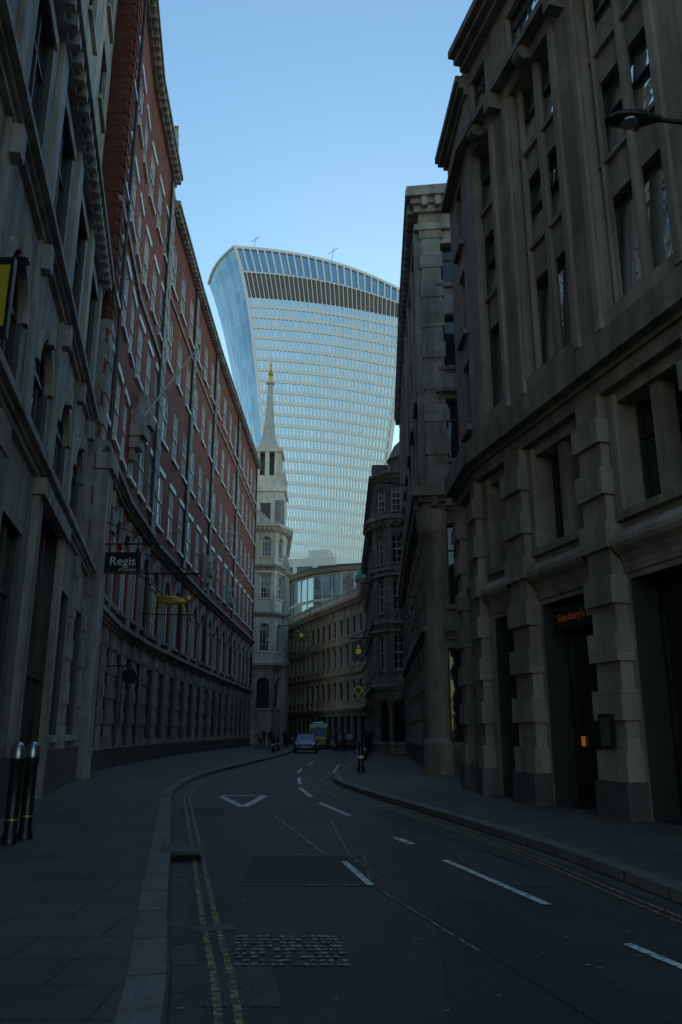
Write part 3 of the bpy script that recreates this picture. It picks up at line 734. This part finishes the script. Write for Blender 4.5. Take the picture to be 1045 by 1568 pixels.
# ------------------------------------------------------------------ ground, road, pavement
def cat(P, n=8):
    out = []; P = [Vector(p) for p in P]
    Q = [P[0]*2-P[1]]+P+[P[-1]*2-P[-2]]
    for i in range(1,len(Q)-2):
        a,b_,c,d = Q[i-1:i+3]
        for k in range(n):
            t = k/n; out.append(.5*((2*b_)+(c-a)*t+(2*a-5*b_+4*c-d)*t*t+(3*b_-a-3*c+d)*t**3))
    out.append(P[-1]); return out
KL = cat([(.9,-8),(.1,-2),(-.55,2),(-.99,5.1),(-1.56,7.9),(-2.4,12.1),(-3.35,16.8),(-4.35,22),(-4.9,27.5),(-4.95,33),(-4.4,45),(-3.9,57.5),(-4.1,74),(-5,90),(-8,106),(-16,130)])
KR = cat([(5.2,-8),(4.5,-2),(4.0,3),(3.24,8.3),(2.83,11.4),(2.08,15.2),(.91,20.5),(.12,24.6),(-.25,27.9),(-.1,32.8),(.75,47),(1.1,62),(.9,80),(-1.8,91),(-9.5,113),(-18,133)])
b = Bld('ground'); b.add('sheet',groundM,[(-900,-300,0),(900,-300,0),(900,1500,0),(-900,1500,0)]); b.finish()
b = Bld('road')
for P0,P1 in zip(KL[:-1],KL[1:]):
    b.add('surface',asph,[(P0.x-.1,P0.y,.004),(P0.x+16,P0.y,.004),(P1.x+16,P1.y,.004),(P1.x-.1,P1.y,.004)])
b.finish()
def ribbon(b, part, mat, P, o0, o1, z, a=0, c=None):
    A = offset(P,o0); C = offset(P,o1); s = 0
    c = len(P)-1 if c is None else c
    for i in range(a,c):
        l = (P[i+1]-P[i]).length
        b.add(part,mat,[(A[i].x,A[i].y,z),(A[i+1].x,A[i+1].y,z),(C[i+1].x,C[i+1].y,z),(C[i].x,C[i].y,z)],[(s,o0),(s+l,o0),(s+l,o1),(s,o1)]); s += l
def pavement(name, P, sign, far):
    b = Bld(name)
    for P0,P1 in zip(P[:-1],P[1:]):
        b.add('slabs',slab,[(P0.x+sign*.1,P0.y,.118),(far,P0.y,.118),(far,P1.y,.118),(P1.x+sign*.1,P1.y,.118)])
    ribbon(b,'kerb_top',kerbM,P,0,-sign*.26,.124)
    s = 0
    for P0,P1 in zip(P[:-1],P[1:]):
        l = (P1-P0).length
        b.add('kerb_face',kerbM,[(P0.x,P0.y,0),(P1.x,P1.y,0),(P1.x,P1.y,.124),(P0.x,P0.y,.124)],[(s,0),(s+l,0),(s+l,.1),(s,.1)]); s += l
    ribbon(b,'gutter',gutM,P,sign*.01,sign*.19,.007)
    b.finish()
pavement('pavement',KL,-1,-40); pavement('pavement',KR,1,40)
b = Bld('road_markings')
ribbon(b,'double_yellow_left',yline,KL,-.27,-.32,.011); ribbon(b,'double_yellow_left',yline,KL,-.385,-.435,.011)
ribbon(b,'double_yellow_right',yline,KR,.27,.32,.011); ribbon(b,'double_yellow_right',yline,KR,.385,.435,.011)
def line(p,q,w,m,z=.012,part='white_lines'):
    F = Fr(p,q); P = F.P
    b.add(part,m,[P(0,-w/2,z),P(F.L,-w/2,z),P(F.L,w/2,z),P(0,w/2,z)])
line((1.97,8.3),(1.32,11.05),.09,wline); line((1.04,12.5),(.84,13.3),.12,wline); line((.16,16.6),(-.49,19.5),.12,wline)
line((2.42,6.1),(2.22,6.85),.08,wline); line((2.8,3.4),(2.6,4.6),.1,wline)
line((-.75,21.2),(-1.2,24.5),.12,wline); line((-1.3,26.5),(-1.5,30),.12,wline); line((-1.7,33),(-1.75,37),.12,wline); line((-1.6,41),(-1.5,46),.12,wline)
line((.32,9.3),(.04,10.9),.08,wline,.013)
line((.06,10.95),(.30,10.95),.05,wfaint,.0128)
line((-3.05,21.6),(-1.9,21.6),.16,wline); line((-3.05,21.45),(-2.2,18.6),.16,wline,.0127); line((-1.95,21.45),(-2.12,18.5),.2,wline,.0134)
line((-1.1,11.5),(.35,11.5),.03,wfaint,.0125); line((-1.05,9.3),(.3,9.3),.03,wfaint,.0125)
line((-1.3,16.6),(-.25,11.65),.07,wfaint,.0126); line((.35,9.2),(1.05,6.6),.025,wfaint)
line((-.6,27.0),(-3.2,27.6),.25,wfaint,.0136); line((-.7,30.5),(-2.8,31.2),.2,wfaint,.0136)
line((-.5,22.6),(-2.9,23.2),.12,wfaint,.0137); line((.2,19.6),(-.9,25.5),.06,wfaint,.0124)
line((-.4,24.3),(2.8,24.8),.14,wfaint,.126); line((-.3,33),(-.1,42),.1,wline)
for i in range(9):
    yy = 7.12-.1*i
    for j in range(14):
        x0 = -.85+.06*j+.012*i+random.uniform(-.01,.01)
        if random.random() < .82: b.add('worn_tactile_marks',wpatch,[(x0,yy,.013),(x0+.045,yy-.004,.013),(x0+.045,yy-.07,.013),(x0,yy-.066,.013)])
b.finish()
b = Bld('road_patches')
def patch(pts, m=asph2, z=.008): b.add('patch',m,[(x,y,z) for x,y in pts])
patch([(-1.05,9.35),(.3,9.35),(.3,11.45),(-1.2,11.45)]); patch([(1.2,14),(2.0,13.6),(1.2,17.5),(.6,17.5)]); patch([(.6,5),(1.9,5),(1.5,8.5),(.9,8.4)])
patch([(-1.0,5.4),(-.35,5.4),(-.5,6.3),(-1.0,6.3)],asph3); patch([(-3.3,17),(-2.2,16.6),(-2.6,18.2),(-3.5,18.4)],asph2); patch([(1.7,9.3),(2.3,9.2),(2.0,11.6),(1.45,11.7)],asph3); patch([(-.6,13.2),(.2,13),(-.1,15),(-.9,15.1)],asph3)
def seam(P):
    for p,q in zip(P[:-1],P[1:]):
        F = Fr(p,q); b.add('tar_seam',tar,[F.P(0,-.012,.0095),F.P(F.L,-.012,.0095),F.P(F.L,.012,.0095),F.P(0,.012,.0095)])
seam([(-.2,16),(.1,11.6),(.75,8.0),(1.6,4.5)]); seam([(-1.2,9.33),(.3,9.33)]); seam([(-1.2,11.47),(.3,11.47),(.32,9.3)]); seam([(2.3,10.5),(1.0,16),(.2,21)])
b.finish()
b = Bld('manhole_cover'); lathe(b,'cover',ironM,.95,18.6,[(.32,.012),(.3,.016),(0.001,.016)],20); b.finish()
b = Bld('drain_grating')
F = Fr((-1.28,7.45),(-1.0,7.52)); box(b,'frame',ironM,F,0,.36,-.24,.0,.006,.012)
for k in range(8): box(b,'bars',tar,F,.03+k*.04,.05+k*.04,-.21,-.03,.011,.0145)
b.finish()
for (x,y,w,h) in ((-2.35,11.2,.55,.7),(-4.6,20,.6,.6),(2.9,18,.5,.5)):
    b = Bld('service_cover'); F = Fr((x,y),(x+w,y+.1)); box(b,'lid',ironM,F,0,w,-h/2,h/2,.115,.126); box(b,'rim',slab,F,.03,w-.03,-h/2+.03,h/2-.03,.12,.129); b.finish()
b = Bld('litter_specks')
for k in range(160):
    y = random.uniform(5.2,26); x = random.uniform(-2.2,2.6)-.12*(y-8) if y < 20 else random.uniform(-3,0); s = random.uniform(.012,.04)
    b.add('specks',wfaint if k % 2 else trimG,[(x,y,.0155),(x+s,y+s*.3,.0155),(x+s*.8,y+s,.0155),(x-s*.2,y+s*.7,.0155)])
b.finish()

# ------------------------------------------------------------------ signs, lamps, poles
b = Bld('hanging_pub_sign')
F = Fr((-7.0,27.3),(-8.25,27.3)); box(b,'board',black,F,0,1.25,-.04,.04,6.88,7.65)
box(b,'board_rim',gold,F,.03,1.22,.04,.045,6.92,6.93); 
tube(b,'bracket',black,(-8.7,27.3,7.95),(-6.3,27.3,7.95),.03); tube(b,'bracket',black,(-8.7,27.3,8.9),(-6.4,27.3,7.98),.02)
for x in (-8.1,-7.15): tube(b,'hangers',black,(x,27.3,7.6),(x,27.3,7.95),.015)
r = b.finish(); text('lettering','Regis',.44,white,(-7.62,27.25,7.32),(math.pi/2,0,0),r)
text('small_lettering','of London',.15,white,(-7.45,27.25,7.03),(math.pi/2,0,0),r)

b = Bld('gilded_grasshopper_sign')
y = 40
def ell(part,mat,c,rx,rz,ry=.12):
    prof = 10
    for i in range(prof):
        for j in range(14):
            f = lambda i,j: (c[0]+rx*math.cos(math.pi*i/prof), c[1]+ry*math.sin(math.pi*i/prof)*math.cos(2*math.pi*j/14), c[2]+rz*math.sin(math.pi*i/prof)*math.sin(2*math.pi*j/14))
            b.add(part,mat,[f(i,j),f(i+1,j),f(i+1,j+1),f(i,j+1)])
ell('body',gold,(-8.5,y,7.95),.85,.2); ell('head',gold,(-7.75,y,8.05),.2,.17); ell('wing',gold,(-8.8,y,8.12),.6,.12)
for (x,dx) in ((-8.9,-.3),(-8.5,.1),(-8.1,.25)):
    tube(b,'legs',gold,(x,y,7.9),(x+dx,y,7.5),.035); tube(b,'legs',gold,(x+dx,y,7.5),(x+dx*.6,y,7.3),.025)
tube(b,'legs',gold,(-8.9,y,7.95),(-9.3,y,8.35),.04); tube(b,'legs',gold,(-9.3,y,8.35),(-9.4,y,7.5),.03)
for a in (.1,.25): tube(b,'antennae',gold,(-7.65,y,8.15),(-7.3,y,8.35+a),.015)
tube(b,'bracket',black,(-10.1,y,9.35),(-7.2,y,9.35),.05); tube(b,'bracket',black,(-10.1,y,10.4),(-7.4,y,9.38),.03)
tube(b,'bracket',black,(-9.4,y,9.35),(-9.4,y,8.2),.02); tube(b,'bracket',black,(-7.8,y,9.35),(-7.8,y,8.2),.02); tube(b,'bracket',black,(-10.1,y,7.3),(-7.4,y,7.25),.03)
b.finish()
def flagpole(x,y,z,L=4.2):
    b = Bld('flagpole')
    F = Fr((x,y+.45),(x-.0001,y-.45))
    F.n = Vector((1,0)); 
    for k,(w,p) in enumerate(((.5,.25),(.8,.5),(.95,.7),(.8,.55),(.6,.4))):
        box(b,'stone_bracket',trimG,F,.45-w/2,.45+w/2,-.25,p,z-1.5+k*.55,z-1.5+(k+1)*.55)
    tube(b,'pole',white,(x+.3,y,z+.4),(x+.3+L*.62,y-L*.2,z+.4+L*.76),.065,.045)
    e = (x+.3+L*.62,y-L*.2,z+.4+L*.76); lathe(b,'finial',gold,e[0],e[1],[(.01,e[2]-.08),(.09,e[2]),(.01,e[2]+.09)],8)
    b.finish()
flagpole(-9.8,35,15.2,4.6); flagpole(-10.5,60,13.4,3.2); flagpole(-10.55,72,13.2,3.0); flagpole(-9.85,36.3,16.2,2.6)

def wall_sign(name,x0,x1,y,z,r):
    b = Bld(name); tube(b,'bracket',black,(x0,y,z+r+.3),(x1,y,z+r+.3),.04); tube(b,'bracket',black,(x0,y,z+r+1.2),(x1,y,z+r+.33),.03)
    tube(b,'hanger',black,((x1),y,z+r+.3),((x1),y,z+r),.03)
    tube(b,'disc',black,(x1,y-.06,z),(x1,y+.06,z),r,n=18); 
    for k in range(8):
        t = k*math.pi/4; tube(b,'emblem',gold,(x1+.55*r*math.cos(t),y-.09,z+.55*r*math.sin(t)),(x1+.85*r*math.cos(t),y-.09,z+.85*r*math.sin(t)),r*.13,n=6)
    tube(b,'emblem',gold,(x1,y-.1,z),(x1,y-.07,z),r*.3,n=10)
    b.finish()
wall_sign('gilded_emblem_sign',-7.0,-4.7,95,12.6,.85)
b = Bld('round_hanging_sign'); tube(b,'disc',black,(-8.35,32.0,3.7),(-8.35,32.12,3.7),.3,n=20); tube(b,'bracket',black,(-9.5,32.06,4.1),(-8.35,32.06,4.1),.03); tube(b,'post',black,(-8.65,32.06,1.9),(-8.65,32.06,4.1),.03); b.finish()
b = Bld('hanging_crest_sign')
F = Fr((1.75,58),(.75,58)); box(b,'board',M('dark_green_board',(.03,.09,.06),None,5,.4),F,0,1.0,-.05,.05,6.5,7.8); tube(b,'bracket',black,(2.5,58,8.1),(.6,58,8.1),.05); tube(b,'bracket',black,(2.5,58,9.0),(.7,58,8.1),.03)
tube(b,'emblem',gold,(1.25,57.93,7.15),(1.25,57.9,7.15),.2,n=10); tube(b,'emblem',gold,(1.25,57.93,7.5),(1.25,57.9,7.5),.1,n=6); b.finish()
b = Bld('hanging_crest_sign'); tube(b,'disc',gold,(1.3,62,4.6),(1.3,62.1,4.6),.32,n=10); tube(b,'disc',black,(1.3,61.95,4.6),(1.3,61.9,4.6),.26,n=10); tube(b,'bracket',black,(2.5,62,5.1),(1.0,62,5.1),.04); b.finish()

def lamp(x,y,z,L,dx):
    b = Bld('street_lamp')
    sec = [(0,.05,.04),(.08,.13,.07),(.25,.16,.10),(.45,.14,.11),(.62,.07,.08),(.72,.04,.05)]
    rings = [[(x+t, y+w*math.cos(a), z+h*math.sin(a)*(1.0 if math.sin(a) > 0 else .55)) for a in [2*math.pi*i/12 for i in range(12)]] for t,w,h in sec]
    for A_,B_ in zip(rings[:-1],rings[1:]):
        for i in range(12): b.add('head',ironM,[A_[i],A_[(i+1)%12],B_[(i+1)%12],B_[i]])
    tube(b,'lens',steel,(x+.28,y,z-.075),(x+.28,y,z-.045),.12,n=12)
    tube(b,'arm',ironM,(x+.68,y,z),(x+L,y+.1,z-.22),.035); tube(b,'wall_plate',ironM,(x+L,y+.1,z-.45),(x+L,y+.1,z+.05),.06)
    b.finish(smooth=('head',))
lamp(3.62,9.0,9.6,3.05,0); lamp(2.5,46,16.1,1.55,0); lamp(1.4,59,12.3,1.1,0)

b = Bld('projecting_shop_sign')
F = Fr((-5.58,12.0),(-5.98,12.0))
box(b,'case',black,F,-.02,.4,-.06,.06,7.9,9.4); box(b,'yellow_face',M('yellow_sign_face',(.62,.44,.03),None,5,.4),F,.04,.3,.06,.065,8.1,9.25); tube(b,'arm',black,(-6.2,12.0,8.6),(-5.9,12.0,8.6),.03)
b.finish()

def smoking_bin(x,y):
    b = Bld('litter_bin')
    lathe(b,'column',black,x,y,[(.11,.12),(.11,.2),(.085,.24),(.085,1.14),(.1,1.17),(.1,1.24)],14)
    lathe(b,'steel_cap',steel,x,y,[(.1,1.24),(.1,1.31),(.09,1.38),(.05,1.44),(.001,1.46)],14)
    lathe(b,'gold_band',gold,x,y,[(.089,.42),(.089,.44)],14)
    b.finish(smooth=('column','steel_cap'))
smoking_bin(-4.54,11.7); smoking_bin(-4.52,12.2)
def bollard(x,y):
    b = Bld('bollard')
    lathe(b,'post',black,x,y,[(.15,.12),(.15,.3),(.11,.36),(.09,.9),(.12,.95),(.12,1.02),(.08,1.08),(.1,1.16),(.06,1.26),(.001,1.3)],14)
    lathe(b,'white_band',white,x,y,[(.114,.62),(.105,.72)],14); b.finish()
bollard(.75,31.5); bollard(1.25,45); bollard(1.5,52); bollard(-4.9,60); bollard(-5.0,66)

# ------------------------------------------------------------------ vehicles
def car(name, loc, rot, paint, van=False):
    b = Bld(name)
    if van: sec = [(-2.6,.88,.35,2.0),(-2.5,.95,.28,2.3),(-1.0,.96,.28,2.35),(.9,.95,.28,2.3),(1.5,.93,.28,1.95),(2.05,.92,.28,1.15),(2.5,.86,.3,1.0),(2.65,.7,.4,.8)]
    else: sec = [(-2.1,.72,.4,.75),(-2.02,.82,.3,.93),(-1.4,.89,.22,.98),(0,.9,.2,.95),(1.1,.89,.22,.93),(1.8,.84,.25,.82),(2.1,.74,.3,.68),(2.16,.6,.4,.6)]
    rings = []
    for y,w,z0,z1 in sec:
        h = z1-z0
        rings.append([(-w*.9,y,z0),(-w,y,z0+h*.25),(-w,y,z0+h*.65),(-w*.9,y,z1-.03),(-w*.6,y,z1),(w*.6,y,z1),(w*.9,y,z1-.03),(w,y,z0+h*.65),(w,y,z0+h*.25),(w*.9,y,z0)])
    for A_,B_ in zip(rings[:-1],rings[1:]):
        for i in range(10): b.add('body',paint,[A_[i],A_[(i+1)%10],B_[(i+1)%10],B_[i]])
    b.add('body',paint,rings[0]); b.add('body',paint,rings[-1])
    if not van:
        lo = [(-.80,-1.85,.93),(.80,-1.85,.93),(.80,1.05,.92),(-.80,1.05,.92)]; hi = [(-.6,-1.25,1.42),(.6,-1.25,1.42),(.6,.25,1.44),(-.6,.25,1.44)]
        for i in range(4):
            j = (i+1)%4; b.add('windows',shopg,[lo[i],lo[j],hi[j],hi[i]])
            tube(b,'pillars',paint,lo[i],hi[i],.05,n=6)
        b.add('roof',paint,[(-.62,-1.28,1.43),(.62,-1.28,1.43),(.62,.28,1.45),(-.62,.28,1.45)]); b.add('roof',paint,[(-.5,-1.1,1.48),(.5,-1.1,1.48),(.5,.1,1.49),(-.5,.1,1.49)])
        zl = .72
    else:
        b.add('windows',shopg,[(-.8,2.07,1.17),(.8,2.07,1.17),(.75,1.53,1.93),(-.75,1.53,1.93)])
        for sx in (-1,1): b.add('windows',shopg,[(sx*.965,.6,1.3),(sx*.965,1.6,1.3),(sx*.955,1.3,1.9),(sx*.955,.6,1.95)])
        b.add('windows',shopg,[(-.7,-2.62,1.35),(.7,-2.62,1.35),(.68,-2.57,1.9),(-.68,-2.57,1.9)])
        for z in (.75,1.05):
            for k in range(7):
                for sx in (-1,1): b.add('reflective_squares',copper if (k%2) ^ (z<1) else gold,[(sx*.972,-2.3+k*.6,z),(sx*.972,-1.7+k*.6,z),(sx*.972,-1.7+k*.6,z+.3),(sx*.972,-2.3+k*.6,z+.3)])
        tube(b,'beacon_bar',glassB,(-.5,1.2,2.38),(.5,1.2,2.38),.07); zl = .8
    ym = sec[0][0]; yM = sec[-1][0]
    red = MATS.get('tail_lamp') or M('tail_lamp',(.4,.02,.02),None,5,.2); hd = MATS.get('head_lamp') or M('head_lamp',(.8,.8,.78),None,5,.1)
    for sx in (-.62,.62):
        tube(b,'tail_lamps',red,(sx-.1,ym-.0,zl),(sx+.1,ym-.0,zl),.07); tube(b,'head_lamps',hd,(sx-.1,yM-.08,zl-.08),(sx+.1,yM-.08,zl-.08),.08)
    tube(b,'number_plate',white,(-.25,yM+.0,.45),(.25,yM+.0,.45),.05,n=4); tube(b,'bumper',black,(-.7,yM-.02,.36),(.7,yM-.02,.36),.08,n=6)
    for sx in (-1,1):
        for yy in (-1.3,1.35):
            tube(b,'tyres',black,(sx*.74,yy,.32),(sx*.93,yy,.32),.32,n=18); tube(b,'hubs',steel,(sx*.92,yy,.32),(sx*.94,yy,.32),.19,n=10)
        tube(b,'mirrors',paint,(sx*.9,.8 if not van else 1.5,1.0 if not van else 1.4),(sx*1.08,.8 if not van else 1.5,1.02 if not van else 1.4),.08,n=6)
    b.finish(loc,rot)
blue = M('blue_car_paint',(.015,.05,.13),None,3,.25,.3); grey = M('grey_car_paint',(.05,.05,.055),None,3,.25,.3); yel = M('yellow_van_paint',(.40,.34,.04),None,3,.35)
car('blue_car',(-2.75,64.5,.004),math.pi+.03,blue); car('emergency_van',(-2.1,80,.004),math.pi-.05,yel,True)
car('dark_car',(.35,74,.004),.05,grey); car('dark_car',(-3.4,88,.004),math.pi+.1,grey)

# ------------------------------------------------------------------ people
skin = M('skin',(.35,.2,.14),None,8,.5); hair = M('dark_hair',(.02,.015,.01),None,20,.6)
def person(loc, rot, top, legs, stride=.22, h=1.75, ph=1):
    k = h/1.75
    V = [(0,0,.95),(0,.0,1.15),(0,.0,1.38),(0,.01,1.5),(0,.03,1.6),(0,.04,1.72)]
    Rr = [.15,.14,.16,.06,.09,.075]; E = [(0,1),(1,2),(2,3),(3,4),(4,5)]
    for sx in (-1,1):
        f = sx*ph*stride; i = len(V)
        V += [(sx*.1,0,.9),(sx*.11,f*.5+.05,.5),(sx*.11,f-.02,.09),(sx*.12,f+.15,.04)]; Rr += [.095,.065,.045,.04]; E += [(0,i),(i,i+1),(i+1,i+2),(i+2,i+3)]
        i = len(V); g = -f
        V += [(sx*.2,0,1.42),(sx*.25,g*.4-.03,1.14),(sx*.24,g+.06,.9),(sx*.23,g*1.1+.1,.8)]; Rr += [.06,.048,.035,.035]; E += [(2,i),(i,i+1),(i+1,i+2),(i+2,i+3)]
    me = bpy.data.meshes.new('person_skeleton'); me.from_pydata([tuple(c*k for c in v) for v in V],E,[])
    o = bpy.data.objects.new('person_tmp',me); sc.collection.objects.link(o)
    mo = o.modifiers.new('skin','SKIN'); 
    for i,r in enumerate(Rr): me.skin_vertices[0].data[i].radius = (r*k,r*k*.8)
    me.skin_vertices[0].data[0].use_root = True
    ss = o.modifiers.new('sub','SUBSURF'); ss.levels = 2
    dg = bpy.context.evaluated_depsgraph_get(); m2 = bpy.data.meshes.new_from_object(o.evaluated_get(dg))
    bpy.data.objects.remove(o)
    for m in (top,legs,skin,hair): m2.materials.append(m)
    for p in m2.polygons:
        z = p.center.z/k; x = abs(p.center.x)/k; p.use_smooth = True
        p.material_index = 0
        if z < .98 and x < .19: p.material_index = 1
        if z < .1: p.material_index = 3
        if z < .84 and x > .19: p.material_index = 2
        if z > 1.5: p.material_index = 2
        if z > 1.7 or (z > 1.58 and p.center.y/k < .02): p.material_index = 3
    root = bpy.data.objects.new('pedestrian',None); sc.collection.objects.link(root)
    c = bpy.data.objects.new('body',m2); sc.collection.objects.link(c); c.parent = root
    root.location = loc; root.rotation_euler = (0,0,rot)
cA = M('navy_coat',(.015,.018,.03),None,5,.8); cB = M('black_trousers',(.012,.012,.014),None,5,.8); cC = M('brown_jacket',(.08,.05,.03),None,5,.8); cD = M('grey_shirt',(.2,.2,.22),None,5,.8)
person((-5.6,66,.12),math.pi,cA,cB); person((-4.9,74,.12),0,cC,cB,.2,1.7,-1); person((-5.4,80,.12),math.pi,cA,cB); person((-6.9,70,.12),0,cD,cB,.2,1.68)
person((1.6,50,.12),math.pi,cA,cB,.2,1.78); person((1.9,55,.12),math.pi,cB,cB,.2,1.7,-1); person((.2,66,.0),0,cC,cB,.15); person((-7.3,78,.12),.2,cB,cA)

# ------------------------------------------------------------------ world, sun, camera
EL = math.radians(27.3); AZ = math.radians(4.3)
w = bpy.data.worlds.new('World'); sc.world = w; w.use_nodes = True
N = w.node_tree.nodes; bg = N['Background']; sky = N.new('ShaderNodeTexSky'); sky.sky_type = 'NISHITA'; sky.sun_disc = False
sky.sun_elevation = EL; sky.sun_rotation = AZ; sky.air_density = 1.7; sky.dust_density = .08; sky.ozone_density = 1.6
tn = N.new('ShaderNodeMixRGB'); tn.blend_type = 'MULTIPLY'; tn.inputs['Fac'].default_value = 1; tn.inputs['Color2'].default_value = (.74,.96,1.06,1)
w.node_tree.links.new(sky.outputs[0], tn.inputs['Color1']); w.node_tree.links.new(tn.outputs[0], bg.inputs[0]); bg.inputs[1].default_value = .15
sl = bpy.data.lights.new('sun','SUN'); sl.energy = 5; sl.angle = math.radians(.5); sl.color = (1,.93,.82)
so = bpy.data.objects.new('sun',sl); sc.collection.objects.link(so)
d = Vector((math.sin(AZ)*math.cos(EL),math.cos(AZ)*math.cos(EL),math.sin(EL))); so.rotation_euler = d.to_track_quat('Z','Y').to_euler(); so.location = (0,0,60)
cam = bpy.data.cameras.new('camera'); co = bpy.data.objects.new('camera',cam); sc.collection.objects.link(co); sc.camera = co
cam.sensor_fit = 'VERTICAL'; cam.sensor_height = 36; cam.sensor_width = 24; cam.lens = 28; cam.clip_start = .05; cam.clip_end = 3000
co.location = (0,0,1.6); co.rotation_euler = (math.radians(90+15.4),0,0)
sc.view_settings.view_transform = 'Standard'; sc.view_settings.look = 'None'; sc.view_settings.exposure = 0
